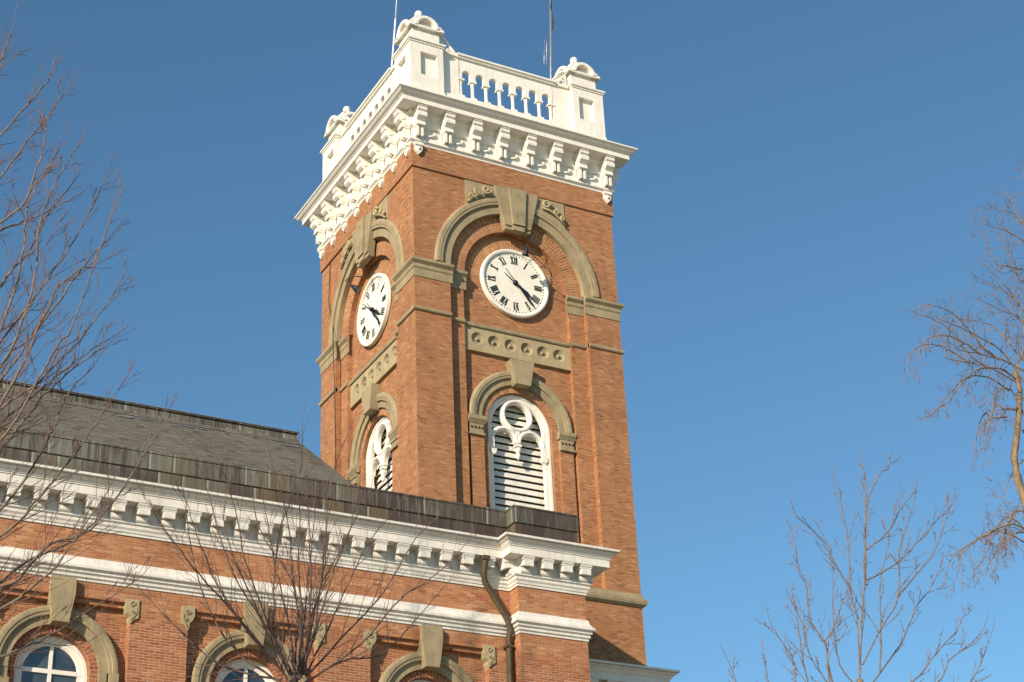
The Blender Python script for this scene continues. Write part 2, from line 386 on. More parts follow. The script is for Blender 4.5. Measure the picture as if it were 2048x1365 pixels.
# brick reinforcing: radial brick rings
m = MB(); m.ringsheet(C, 26.88, 1.645, 2.199, -.176, 0, PI, 48); sides(m.build('outer_brick_ring', 'arch_brick', tower, flipfix=False), tower)
m = MB(); m.ringsheet(C, 26.90, 1.09, 1.44, -.336, 0, PI, 40, .02); sides(m.build('dial_brick_ring', 'arch_brick', tower, flipfix=False), tower)
m = MB()
m.ringsheet(C, 22.42, 1.004, 1.22, -.336, 0, PI, 32, .05)
sides(m.build('belfry_brick_ring', 'arch_brick', tower, flipfix=False), tower)
# dark core so that louvers open onto shade
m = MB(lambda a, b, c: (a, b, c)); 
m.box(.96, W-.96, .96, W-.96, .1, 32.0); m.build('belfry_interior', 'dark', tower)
# string course
SC = [(-.06, 25.195), (.045, 25.195), (.065, 25.23), (.065, 25.29), (-.01, 25.33), (-.06, 25.33)]
m = MB(); m.side(SC, 0, C-2.2, True, False); m.side(SC, C+2.2, W, False, True)
m.side(SC, C-2.2, C-1.7, off=-.18); m.side(SC, C+1.7, C+2.2, off=-.18); m.side(SC, C-1.7, C+1.7, off=-.27)
sides(m.build('string_course', 'stone', tower), tower)
# base band at the foot of the panels
BB = [(-.01, 17.5), (.03, 17.5), (.10, 17.56), (.12, 17.62), (.12, 17.70), (.06, 17.74), (-.01, 17.9)]
m = MB(); m.side(BB, 0, W, True, True); sides(m.build('base_band', 'stone', tower), tower)
# impost band
IM = [(-.01, 26.26), (.02, 26.26), (.02, 26.50), (.05, 26.54), (.05, 26.64), (.08, 26.67), (.13, 26.72), (.13, 26.80), (-.01, 26.88)]
def impost_seg(m, u0, u1, off, m0=False, m1=False): m.side(IM, u0, u1, m0, m1, off=off)
m = MB(); m.side(IM, 0, C-2.13, True, False); m.side(IM, C-2.2, C-1.62, off=-.18); sides(m.build('impost_band', 'stone', tower), tower)
m = MB(); m.side(IM, C+2.13, W, False, True); m.side(IM, C+1.62, C+2.2, off=-.18); sides(m.build('impost_band', 'stone', tower), tower)
# main archivolt
m = MB(); ZA = 26.88
m.arc(C, ZA, [(2.16, -.185), (2.16, -.01), (2.42, -.01), (2.42, .045), (2.44, .055), (2.50, .056), (2.515, .07), (2.61, .07), (2.65, .055), (2.68, .02), (2.68, -.02), (2.47, -.185)], 0, PI, 56)
sides(m.build('clock_arch', 'stone', tower), tower)
# keystone of the main arch and its side plates with scrolls
m = MB()
m.prism([(C-.72, 29.84), (C-.42, 28.58), (C+.42, 28.58), (C+.72, 29.84)], -.10, .12)
m.prism([(C-.44, 28.58), (C-.40, 28.46), (C+.40, 28.46), (C+.44, 28.58)], -.10, .08)
m.prism([(C-.29, 29.842), (C-.19, 28.62), (C+.19, 28.62), (C+.29, 29.842)], .11, .19)
m.prism([(C-.20, 28.60), (C-.18, 28.45), (C+.18, 28.45), (C+.20, 28.60)], .07, .145)
sides(m.build('keystone', 'stone', tower), tower)
pl = None
for sx in (-1, 1):
    m = MB(); u = lambda d: C+sx*d
    m.prism([(u(.60), 29.835), (u(1.64), 29.835), (u(1.64), 28.98), (u(1.1), 29.32), (u(.62), 29.48)], -.01, .03)
    p_ = m.build('scroll_panel', 'stone', tower)
    m = MB()
    m.spiral(u(1.0), 29.60, .12, .15, 1.4, .042, a0=0, sgn=sx)
    m.spiral(u(1.30), 29.44, .12, .105, 1.3, .037, a0=PI/2, sgn=-sx)
    m.spiral(u(1.53), 29.27, .11, .08, 1.2, .033, a0=PI/2, sgn=sx)
    m.tube([(u(.86), 29.50, .08), (u(1.10), 29.44, .11), (u(1.28), 29.34, .11), (u(1.45), 29.22, .10), (u(1.62), 29.06, .08)], .034, 6)
    m.knob(u(1.0), 29.60, .03, [(.06, 0), (.055, .05), (.03, .08)], 10)
    m.build('scroll_carving', 'stone_pale', p_)
    sides(p_, tower)
# frieze panel with roundels
m = MB(); zc_, wF = 24.85, -.265; pitch, cc0 = .52, C+.04
def holed(m, u0, u1, z0, z1, cu, cv, r, w, n=32):
    def edge(a):
        dx, dz = math.cos(a), math.sin(a); t = 1e9
        if dx > 1e-9: t = min(t, (u1-cu)/dx)
        if dx < -1e-9: t = min(t, (u0-cu)/dx)
        if dz > 1e-9: t = min(t, (z1-cv)/dz)
        if dz < -1e-9: t = min(t, (z0-cv)/dz)
        return (cu+dx*t, cv+dz*t)
    an = sorted([2*PI*k/n for k in range(n)]+[math.atan2(z-cv, u-cu) % (2*PI) for u in (u0, u1) for z in (z0, z1)])
    for a, b in zip(an, an[1:]+[an[0]+2*PI]):
        p, q = edge(a), edge(b)
        m.poly([(cu+r*math.cos(a), cv+r*math.sin(a), w), (p[0], p[1], w), (q[0], q[1], w), (cu+r*math.cos(b), cv+r*math.sin(b), w)])
cells = [cc0+(i-2.5)*pitch for i in range(6)]
for i, cu in enumerate(cells): holed(m, cu-pitch/2, cu+pitch/2, 24.47, 25.19, cu, zc_, .195, wF)
m.poly([(C-1.70, 24.47, wF), (cells[0]-pitch/2, 24.47, wF), (cells[0]-pitch/2, 25.19, wF), (C-1.70, 25.19, wF)])
m.poly([(cells[-1]+pitch/2, 24.47, wF), (C+1.70, 24.47, wF), (C+1.70, 25.19, wF), (cells[-1]+pitch/2, 25.19, wF)])
m.box(C-1.70, C+1.70, 24.44, 24.47, -.36, -.24)
fr = m.build('roundel_frieze', 'stone_pale', tower, flipfix=False)
for cu in cells:
    m = MB()
    m.knob(cu, zc_, -.265, [(.195, 0), (.165, -.045), (.10, -.072), (.05, -.075), (.05, -.03), (.03, -.01), (.001, -.005)], 24)
    m.build('roundel', 'stone', fr, flipfix=False)
sides(fr, tower)
# small arch over the louvers
m = MB(); ZL = 22.42
m.arc(C, ZL, [(1.21, -.36), (1.21, -.27), (1.40, -.27), (1.40, -.22), (1.42, -.21), (1.47, -.205), (1.485, -.19), (1.57, -.19), (1.61, -.215), (1.63, -.25), (1.63, -.36)], 0, PI, 44)
sides(m.build('belfry_arch', 'stone', tower), tower)
m = MB(); m.prism([(C-.37, 24.30), (C-.23, 23.56), (C+.23, 23.56), (C+.37, 24.30)], -.35, -.02)
sides(m.build('belfry_keystone', 'stone', tower), tower)
for sx in (-1, 1):
    m = MB(); a, b = sorted((C+sx*1.15, C+sx*1.66)); m.box(a+.04, b-.04, 21.88, 22.20, -.35, -.22)
    m.box(a+.02, b-.02, 21.86, 21.92, -.31, -.18)
    m.side([(0, 22.20), (.10, 22.20), (.14, 22.27), (.17, 22.31), (.17, 22.42), (0, 22.42)], a-.01, b+.01, off=-.31)
    cp = m.build('capital', 'stone', tower)
    m = MB()
    for k in range(4): m.box(a+.07+k*.11, a+.12+k*.11, 22.06, 22.10, -.21, -.195)  # raised near-black blocks stand in for the shade inside pierced holes
    m.build('capital_hole_shade', 'dark', cp)
    sides(cp, tower)
    m = MB(); a, b = sorted((C+sx*1.18, C+sx*1.6)); m.box(a, b, 18.2, 21.88, -.35, -.25)
    sides(m.build('brick_strip', 'tower_brick', tower), tower)
# louver window
lw = None
m = MB()
m.arc(C, ZL, [(.80, -.60), (.80, -.50), (.83, -.47), (.90, -.47), (.92, -.44), (.985, -.44), (.985, -.60)], 0, PI, 44)
for sx in (-1, 1):
    a, b = sorted((C+sx*.80, C+sx*.985)); m.box(a, b, 18.6, ZL, -.60, -.47)
    a, b = sorted((C+sx*.92, C+sx*.985)); m.box(a, b, 18.6, ZL, -.47, -.44)
lw = m.build('louver_window', 'white', tower)
m = MB()
TP = lambda r, d=.05: [(r-d, -.62), (r-d, -.50), (r-.02, -.445), (r+.02, -.445), (r+d, -.50), (r+d, -.62)]
m.arc(C, 22.80, TP(.435, .068), 0, 2*PI, 36, True)
for sx in (-1, 1):
    m.arc(C+sx*.415, 21.97, TP(.385, .064), 0, PI, 28)
m.box(C-.05, C+.05, 21.75, 22.36, -.60, -.47); m.box(C-.09, C+.09, 21.86, 21.93, -.60, -.45)
m.lathe(C, -.52, [(.02, 21.48), (.05, 21.54), (.07, 21.62), (.045, 21.68), (.085, 21.73), (.085, 21.79)], 12)
for sx in (-1, 1):
    m.box(C+sx*.81-.06, C+sx*.81+.06, 21.66, 21.97, -.58, -.46); m.prism([(C+sx*.70, 21.66), (C+sx*.90, 21.66), (C+sx*.88, 21.54), (C+sx*.80, 21.48), (C+sx*.73, 21.54)], -.58, -.42)
m.build('tracery', 'white', lw)
for i in range(24):
    z = 18.75+i*.205
    if z > 23.25: break
    hw = .96 if z < ZL-.1 else math.sqrt(max(.02, .97**2-(z+.1-ZL)**2))
    m = MB(); m.side([(-.86, z+.21), (-.85, z+.22), (-.755, z+.145), (-.72, z+.005), (-.735, z-.002), (-.78, z+.11)], C-hw, C+hw)
    m.build('slat', 'louver', lw)
sides(lw, tower)

# ---- clock dials
def clock(parent):
    m = MB(); Z = 26.90
    m.disc(C, Z, 1.0, -.25, 72)
    d = m.build('clock_dial', 'dial', parent, flipfix=False)
    m = MB(); m.arc(C, Z, [(.985, -.31), (.985, -.235), (1.0, -.205), (1.05, -.19), (1.09, -.205), (1.10, -.31)], 0, 2*PI, 72, True)
    m.build('dial_rim', 'white', d)
    m = MB()
    for k in range(60):
        a = k*PI/30; r0, r1, hw = (.915, .95, .012) if k % 5 else (.905, .955, .02)
        t = Vector((math.cos(a), -math.sin(a))); rr = Vector((math.sin(a), math.cos(a)))
        q = [rr*r0-t*hw, rr*r0+t*hw, rr*r1+t*hw, rr*r1-t*hw]
        m.poly([(C+p.x, Z+p.y, -.244) for p in q])
    m.build('minute_track', 'black', d, flipfix=False)
    glyph = {'I': .058, 'V': .118, 'X': .118}
    nums = ['XII', 'I', 'II', 'III', 'IIII', 'V', 'VI', 'VII', 'VIII', 'IX', 'X', 'XI']
    for h, s_ in enumerate(nums):
        a = h*PI/6; t = Vector((math.cos(a), -math.sin(a))); rr = Vector((math.sin(a), math.cos(a)))
        tw = sum(glyph[c] for c in s_); x = -tw/2; m = MB(); H = .235; R0 = .635; lay = [0]
        def q(x0, y0, x1, y1, hw):
            lay[0] += 1; w = -.243+lay[0]*.0006
            m.poly([(C+(t*xx+rr*(R0+yy)).x, Z+(t*xx+rr*(R0+yy)).y, w) for xx, yy in ((x0-hw, y0), (x0+hw, y0), (x1+hw, y1), (x1-hw, y1))])
        for c in s_:
            g_ = glyph[c]; cx = x+g_/2
            if c == 'I': q(cx, 0, cx, H, .020); 
            elif c == 'V': q(cx-.036, H, cx, 0, .023); q(cx+.04, H, cx+.004, 0, .008)
            else: q(cx-.038, H, cx+.038, 0, .023); q(cx+.04, H, cx-.04, 0, .008)
            q(cx, H-.012, cx, H+.006, g_/2-.008); q(cx, -.006, cx, .012, g_/2-.008)
            x += g_
        m.build('numeral', 'black', d, flipfix=False)
    def hand(name, deg, L, wid, w, tail):
        a = math.radians(deg); rr = Vector((math.sin(a), math.cos(a))); t = Vector((math.cos(a), -math.sin(a)))
        prof = [(0, wid*.55), (L*.15, wid*.45), (L*.55, wid*.75), (L*.72, wid*1.0), (L*.78, wid*.6), (L*.92, wid*.35), (L, .006)]
        L_ = [rr*y+t*x for y, x in prof]+[rr*y-t*x for y, x in prof[::-1]]
        mm = MB(); mm.prism([(C+p.x, Z+p.y) for p in L_], w, w+.018)
        p0 = [rr*0-t*wid*.25, rr*0+t*wid*.25, -rr*tail+t*.006, -rr*tail-t*.006]
        mm.prism([(C+p.x, Z+p.y) for p in p0], w+.002, w+.014)
        mm.build(name, 'black', d)
    hand('hour_hand', 127, .64, .062, -.215, .44); hand('minute_hand', 141, .90, .045, -.180, .50)
    m = MB(); m.knob(C, Z, -.25, [(.07, 0), (.07, .085), (.03, .10)], 16); m.build('hand_hub', 'black', d)
    return d
sides(clock(tower), tower)

# ---- white entablature
m = MB()
EN = [(-.2, 30.60), (.06, 30.60), (.06, 30.64), (.10, 30.68), (.13, 30.70), (.13, 30.76), (.10, 30.78), (.10, 30.84), (.04, 30.86), (.00, 30.95), (.00, 31.20), (.07, 31.25), (.07, 31.31), (.04, 31.33),
      (.04, 31.60), (.12, 31.66), (.14, 31.74), (.50, 31.74), (.50, 31.90), (.53, 31.91), (.54, 31.94), (.60, 31.96), (.66, 32.02), (.66, 32.04), (.70, 32.045), (.70, 32.09), (.30, 32.22), (-.2, 32.25)]
m.side(EN, 0, W, True, True)
en = m.build('white_cornice', 'white', tower); sides(en, tower)
# scalloped relief between the brackets
for k in range(7):
    m = MB(); a = .15+.9*k+.13
    cv = [(0, 30.93), (.05, 30.89), (.11, 30.90), (.17, 30.945), (.26, 30.955), (.34, 30.985), (.39, 31.04), (.42, 31.11), (.48, 31.18), (.56, 31.22), (.64, 31.235)]
    m.prism([(a+x, z) for x, z in cv]+[(a+.64, 30.84), (a, 30.84)], .0, .085)
    m.tube([(a+.14, 30.92, .10), (a+.26, 30.94, .115), (a+.35, 30.97, .12), (a+.40, 31.03, .12), (a+.385, 31.085, .115), (a+.345, 31.07, .11)], [.02, .035, .04, .04, .032, .022], 8)
    m.build('scallop_ornament', 'white', en)
# scroll brackets: built once, copied along each side
def modillion():
    m = MB(); h = .145
    prof = [(.04, 31.735), (.47, 31.735), (.47, 31.70), (.44, 31.68), (.44, 31.60), (.40, 31.575), (.35, 31.56), (.41, 31.53), (.435, 31.46), (.42, 31.38), (.36, 31.33), (.31, 31.31), (.29, 31.28), (.29, 31.20), (.04, 31.20)]
    m.side(prof, -h, h)
    m.side([(.04, 31.20), (.32, 31.20), (.32, 31.14), (.04, 31.14)], -.13, .13)
    for sx in (-1, 1): m.box(sx*.07-.035, sx*.07+.035, 30.80, 31.14, .03, .25)
    m.box(-.03, .03, 30.86, 31.14, .03, .14)
    for sx in (-1, 1):
        m.knob(0, 0, 0, [(.0001, 0), (.0001, .0001)], 3) if False else None
    # side scrolls
    for sx in (-1, 1):
        n = 14
        for cw, cv, r in ((.29, 31.45, .085), (.13, 31.66, .05)):
            a = [m.P(sx*h, cv+r*math.sin(2*PI*k/n), cw+r*math.cos(2*PI*k/n)) for k in range(n)]
            b = [m.P(sx*(h+.025), cv+r*.7*math.sin(2*PI*k/n), cw+r*.7*math.cos(2*PI*k/n)) for k in range(n)]
            for k in range(n): j = (k+1) % n; m.face((a[k], a[j], b[j], b[k]))
            m.face(b)
    return m
def drop_mb():
    m = MB(); m.box(-.13, .13, 30.53, 30.61, 0, .17); m.prism([(-.11, 30.53), (-.12, 30.40), (-.07, 30.32), (0, 30.24), (.07, 30.32), (.12, 30.40), (.11, 30.53)], .0, .13)
    m.knob(0, 30.43, .13, [(.07, 0), (.06, .02), (.03, .02), (.02, .05), (.001, .05)], 12)
    return m
proto = modillion().build('cornice_bracket', 'white', tower); first = True
pd = drop_mb().build('bracket_drop', 'white', tower); firstd = True
# prototypes are built at u=0 on the front side; shift = rotate about the tower centre
def place(o, first, k, u):
    q = o if first else dup(o, tower)
    a = -k*PI/2; d = Vector((u, 0, 0)); d.rotate(Matrix.Rotation(a, 3, 'Z'))
    q.rotation_euler.z = a; q.location = d; return q
for k in range(4):
    for i in range(8):
        u = .15+.9*i
        place(proto, first, k, u); first = False
        if k in (1, 3) or i in (0, 7): place(pd, firstd, k, u); firstd = False

# ---- parapet: corner piers, balustrade
m = MB(); m.box(0.9, W-.9, 32.2, 32.82, -.42, -.06)
m.box(1.6, W-1.6, 32.821, 32.87, -.38, -.10)
bal = m.build('balustrade', 'white', tower)
m = MB(); n = 7; L0, L1 = 1.70, 4.90; pw = (L1-L0)/n; zs, R = 33.76, .145
ztop = 34.30
for i in range(n):
    a = L0+i*pw; b = a+pw; c = (a+b)/2
    for wf in (-.17, -.31):
        for k in range(12):
            t0, t1 = PI*k/12, PI*(k+1)/12
            p0 = (c+R*math.cos(t0), zs+R*math.sin(t0)); p1 = (c+R*math.cos(t1), zs+R*math.sin(t1))
            m.poly([(p1[0], p1[1], wf), (p0[0], p0[1], wf), (p0[0], ztop, wf), (p1[0], ztop, wf)])
        m.poly([(a, zs, wf), (c-R, zs, wf), (c-R, ztop, wf), (a, ztop, wf)]); m.poly([(c+R, zs, wf), (b, zs, wf), (b, ztop, wf), (c+R, ztop, wf)])
    for k in range(12):
        t0, t1 = PI*k/12, PI*(k+1)/12
        p0 = (c+R*math.cos(t0), zs+R*math.sin(t0)); p1 = (c+R*math.cos(t1), zs+R*math.sin(t1))
        m.poly([(p0[0], p0[1], -.17), (p0[0], p0[1], -.31), (p1[0], p1[1], -.31), (p1[0], p1[1], -.17)])
for i in range(n+1):                                     # spandrel blocks between openings
    u = L0+i*pw; hw = pw/2-R
    a, b = max(L0, u-hw), min(L1, u+hw)
    m.box(a, b, 33.58, zs, -.31, -.17)
m.box(L0-.1, L1+.1, ztop, 34.36, -.38, -.10); m.box(L0-.1, L1+.1, 34.361, 34.42, -.42, -.05)
m.build('rail', 'white', bal, flipfix=False)
for i in range(0, n+1):
    u = L0+i*pw; m = MB()
    half = 0 < i < n
    if not half: u += .05 if i == 0 else -.05
    m.box(u-.105, u+.105, 33.52, 33.579, -.335, -.145)
    m.lathe(u, -.24, [(.085, 32.87), (.085, 32.98), (.060, 33.03), (.053, 33.10), (.053, 33.44), (.062, 33.48), (.08, 33.52)], 14)
    m.box(u-.10, u+.10, 32.86, 32.96, -.34, -.14)
    m.build('baluster', 'white', bal)
sides(bal, tower)
def corner_pier():
    # corner at u=0, w=0 of the front side; square pier 1.07, wings along both faces
    T = lambda a, b, c: (a, b, c)                         # plain x,y,z
    m = MB(T); S = 1.07; p0 = -.02
    def bx(x0, x1, y0, y1, z0, z1): m.box(x0, x1, y0, y1, z0, z1)
    # shaft with a recessed panel on the two outer faces
    bx(p0+.13, S, p0+.13, S, 32.2, 34.31)
    for a, b, c, d in ((p0, .32, 32.2, 34.31), (.86, S, 32.2, 34.31)):
        bx(a, b, p0, p0+.14, c, d); bx(p0, p0+.14, a if a > p0 else p0+.139, b, c, d)
    for c, d in ((32.2, 33.18), (34.0, 34.31)):
        bx(.32, .86, p0, p0+.14, c, d); bx(p0, p0+.14, .32, .86, c, d)
    bx(S, 1.68, .17, .55, 32.2, 34.31); bx(.17, .55, S, 1.68, 32.2, 34.31)
    bx(p0-.02, S+.02, p0-.02, S+.02, 32.2, 32.70)
    # cap
    bx(p0-.03, S+.03, p0-.03, S+.03, 34.311, 34.37); bx(p0-.07, S+.07, p0-.07, S+.07, 34.371, 34.43)
    bx(S+.07, 1.72, .11, .60, 34.311, 34.41); bx(.11, .60, S+.07, 1.72, 34.311, 34.41)
    pier = m.build('corner_pier', 'white', tower)
    # upper block with arched hoods
    m = MB(T); B0, B1 = .12, 1.02; c = (B0+B1)/2
    m.box(B0, B1, B0, B1, 34.43, 34.98)
    m.build('upper_block', 'white', pier)
    m = MB(T); n = 16; Ro, Ri, zc = .395, .275, 34.97
    def hood(tr):
        prof = [(B0-.13, zc+.09), (B0-.13, zc+.02), (B0-.02, zc-.03), (c-Ro, zc-.03)]
        # wings
        for a, b in ((B0-.11, c-Ri), (c+Ri, B1+.11)):
            pts = [tr(x, y, z) for x in (a, b) for y in (B0-.10, c) for z in (zc-.03, zc+.05)]
            i0 = len(m.v)
            for q in pts: m.v.append(Vector(q))
            for q in ((0, 1, 3, 2), (4, 6, 7, 5), (0, 4, 5, 1), (2, 3, 7, 6), (0, 2, 6, 4), (1, 5, 7, 3)): m.face([i0+i for i in q])
        # arched hood moulding
        rings = []
        for k in range(n+1):
            t = PI*k/n
            ring = [(Ri, B0-.10), (Ri+.03, B0-.13), (Ro, B0-.13), (Ro+.02, B0-.09), (Ro+.02, c), (Ri, c)]
            rings.append([len(m.v)+i for i in range(6)])
            for r, y in ring: m.v.append(Vector(tr(c+r*math.cos(t), y, zc+.03+r*math.sin(t))))
        for A, Bq in zip(rings[:-1], rings[1:]):
            for i in range(6): j = (i+1) % 6; m.face((A[i], A[j], Bq[j], Bq[i]))
        # recessed tympanum
        i0 = len(m.v); ids = []
        for k in range(n+1):
            t = PI*k/n; m.v.append(Vector(tr(c+Ri*math.cos(t), B0+.20, zc+.03+Ri*math.sin(t)))); ids.append(i0+k)
        m.face(ids)
    Q = 2*c
    for sx, sy in ((0, 0), (1, 0), (0, 1), (1, 1)):
        ex = B0-.05 if sx == 0 else B1+.05; ey = B0-.05 if sy == 0 else B1+.05
        i0 = len(m.v)
        for a_, b_, z_ in ((-.075, -.075, zc-.02), (.075, -.075, zc-.02), (.075, .075, zc-.02), (-.075, .075, zc-.02), (-.05, -.05, zc+.09), (.05, -.05, zc+.09), (.05, .05, zc+.09), (-.05, .05, zc+.09)): m.v.append(Vector((ex+a_, ey+b_, z_)))
        for q in ((0, 1, 2, 3), (4, 5, 6, 7), (0, 1, 5, 4), (1, 2, 6, 5), (2, 3, 7, 6), (3, 0, 4, 7)): m.face([i0+i for i in q])
    hood(lambda x, y, z: (x, y, z)); hood(lambda x, y, z: (y, Q-x, z)); hood(lambda x, y, z: (Q-x, Q-y, z)); hood(lambda x, y, z: (Q-y, x, z))
    m.build('arched_hood', 'white', pier)
    m = MB(lambda u, v, w: (u, w, v))
    m.lathe(c, c, [(.43, 35.05), (.43, 35.25), (.34, 35.44), (.24, 35.60), (.15, 35.70), (.11, 35.76), (.12, 35.81), (.13, 35.87), (.10, 35.94), (.05, 35.98), (.01, 35.99)], 14)
    # curved corner ribs running up to the knob
    for sx, sy in ((-1, -1), (1, -1), (-1, 1), (1, 1)):
        m.tube([(c+sx*.50, 35.04, c+sy*.50), (c+sx*.42, 35.16, c+sy*.42), (c+sx*.31, 35.32, c+sy*.31), (c+sx*.19, 35.52, c+sy*.19), (c+sx*.08, 35.72, c+sy*.08)], [.09, .09, .09, .08, .05], 6)
    m.build('finial', 'white', pier)
    # openwork scroll on each wing
    for tr in (lambda a, b, cc: (a, .30-cc, b), lambda a, b, cc: (.30-cc, a, b)):
        m = MB(tr)
        arcp = [(1.04, 35.02), (1.14, 35.06), (1.26, 35.02), (1.38, 34.88), (1.48, 34.72), (1.58, 34.60), (1.70, 34.52)]
        m.tube([(a, b, 0) for a, b in arcp], [.045, .05, .05, .045, .045, .05, .05], 8)
        m.spiral(1.20, 34.78, 0, .13, 1.3, .03, a0=PI/2, sgn=1); m.spiral(1.42, 34.60, 0, .09, 1.2, .026, a0=0, sgn=-1)
        m.spiral(1.62, 34.50, 0, .06, 1.0, .026, a0=PI/2, sgn=1); m.box(1.08, 1.72, 34.40, 34.46, -.06, .06)
        m.tube([(1.12, 34.46, 0), (1.10, 34.75, 0), (1.10, 35.0, 0)], .03, 6)
        m.build('openwork_scroll', 'white', pier)
    return pier
sides(corner_pier(), tower)
m = MB(lambda a, b, c: (a, b, c)); m.box(.3, W-.3, .3, W-.3, 32.26, 32.4); m.build('roof_deck', 'grey_metal', tower)
# thin cable down the left face
m = MB(lambda a, b, c: (a, b, c))
m.tube([(-.03, 5.9, 29.9), (-.06, 5.92, 28.4), (-.03, 5.6, 27.3), (-.14, 5.35, 26.86), (-.16, 5.3, 26.3), (-.10, 5.33, 25.3), (-.02, 5.35, 22.0)], .012, 4)
m.build('lightning_cable', 'black', tower)

# ---- lamps by the dials
def dial_lamp(tr, label):
    # tr maps (u, v, w) of the front side
    base = Vector(tr(C+.25, 28.4, .0))
    r_ = empty('dial_lamp', base, label, 'floodlight', 'floodlights beside the clock dials')
    m = MB(tr)
    return r_, m
r_ = empty('dial_lamp', (3.55, -.15, 28.5), 'small dark lamp hanging on wires over the twelve of the clock dial facing the viewer', 'lamp')
m = MB(lambda a, b, c: (a, b, c))
lp = Vector((3.36, -.36, 27.58))
m.tube([(3.55, -.2, 28.48), (3.50, -.32, 28.1), (3.40, -.36, 27.72)], .012, 5)
m.tube([(3.20, -.12, 28.0), (3.36, -.28, 28.24), (3.53, -.22, 28.45)], .010, 5)
m.tube([(3.40, -.36, 27.70), (3.75, -.33, 27.5), (4.15, -.28, 27.25), (4.32, -.22, 27.05), (4.36, -.05, 26.95), (4.34, .28, 26.9)], .010, 5)
m.build('bracket_wire', 'black', r_)
m = MB(lambda a, b, c: (a, b, c))
def lamp_head(m, p, aim, r=.15, L=.24):
    aim = aim.normalized(); m.tube([tuple(p-aim*L*.7), tuple(p-aim*L*.45), tuple(p), tuple(p+aim*L*.35), tuple(p+aim*L*.36)], [.02, .05, r*.75, r, r*.9], 14)
lamp_head(m, lp, Vector((-.05, .5, -.75)), .11, .22)
m.build('lamp_shade', 'black', r_)
r_ = empty('dial_lamp', (0, 2.7, 27.7), 'dark lamp on a bent rod beside the brighter sunlit clock dial', 'lamp')
m = MB(lambda a, b, c: (a, b, c))
e0 = at(741, 555, 0); 
def atx(px, py, x):
    d = AF + AR*((px-1024)/F_PX) - AU*((py-682.5)/F_PX); return CAM + d*((x-CAM.x)/d.x)
A0 = atx(742, 554, .14); A1 = atx(700, 553, -.42); A2 = atx(691, 562, -.52); A3 = atx(706, 574, -.56)
m.tube([tuple(A0), tuple(A1), tuple(A2), tuple(A3)], .018, 6); m.build('bracket_rod', 'pipe', r_)
m = MB(lambda a, b, c: (a, b, c)); lamp_head(m, atx(711, 577, -.56), Vector((.55, -.35, -.55)), .12, .26); m.build('lamp_shade', 'black', r_)

# ---- antennas on the tower
def ant(name, base, top, rad, label, mat):
    r_ = empty(name, base, label, 'antenna'); m = MB(lambda a, b, c: (a, b, c)); return r_
b0 = at(784, 130, 1.9); t0 = at(797, -60, 1.9); b0z = Vector((b0.x, b0.y, 32.4))
r_ = empty('whip_antenna', b0z, 'thin white whip antenna rising behind the nearest corner pier', 'antenna')
m = MB(lambda a, b, c: (a, b, c)); tp = b0z.copy(); tp.z = 35.9; tp2 = at(791, 38, 1.9); 
m.tube([tuple(b0z), tuple(b0), tuple(tp2)], [.035, .03, .028], 8); m.build('lower_tube', 'white_rod', r_)
m = MB(lambda a, b, c: (a, b, c)); m.tube([tuple(tp2), tuple(t0)], [.018, .010], 6); m.build('whip', 'white_rod', r_)
bm_ = at(1102, 162, 1.4); tm_ = at(1101, -90, 1.4); bz = Vector((bm_.x+.0, bm_.y, 32.4))
r_ = empty('antenna_mast', bz, 'grey mast with a small loop aerial beside the right corner pier', 'antenna')
m = MB(lambda a, b, c: (a, b, c)); m.tube([tuple(bz), tuple(bm_), tuple(tm_)], [.05, .045, .035], 8); m.build('mast', 'grey_metal', r_)
m = MB(lambda a, b, c: (a, b, c))
pts = [tuple(at(1104+2.5*math.sin(k*.9), 60-k*9, 1.36)) for k in range(16)]
m.tube(pts, .02, 5); m.build('coax_cable', 'black', r_)
m = MB(lambda a, b, c: (a, b, c))
L_ = [at(1089, 84, 1.4), at(1088, 128, 1.4), at(1090.5, 131, 1.4), at(1093, 128, 1.4), at(1093.5, 84, 1.4), at(1091, 81, 1.4), at(1089, 84, 1.4)]
m.tube([tuple(q) for q in L_], .015, 5); m.tube([tuple(at(1091, 105, 1.4)), tuple(at(1101, 104, 1.4))], .02, 5); m.build('loop_aerial', 'grey_metal', r_)

# ================================================================== BRICK WING
wing = empty('courthouse_wing', (-6, -3.6, 0), 'long low brick courthouse wing with white bracketed cornice and arched windows', 'building')
YW = -3.6; XL = -20.0; XR0, XR1 = .58, 2.38; YP = -4.0
TWg = lambda u, v, w: (u, YW-w, v)
PATH = [(XL, YW), (XR0, YW), (XR0, YP), (XR1, YP), (XR1, .05)]
bays = [-14.08, -9.89, -5.71, -1.52]
HB = 1.47; ZT = 16.0; ZH = 14.46; ZR = 8.2; ZS = 12.93; RW = .76
m = MB(TWg)
xs = [XL]
for b in bays: xs += [b-HB, b+HB]
xs += [XR0]
for i in range(0, len(xs), 2): m.poly([(xs[i], ZR, 0), (xs[i+1], ZR, 0), (xs[i+1], ZH, 0), (xs[i], ZH, 0)])
m.poly([(XL, ZH, 0), (XR0, ZH, 0), (XR0, ZT, 0), (XL, ZT, 0)]); m.poly([(XL, 0, 0), (XR0, 0, 0), (XR0, ZR, 0), (XL, ZR, 0)])
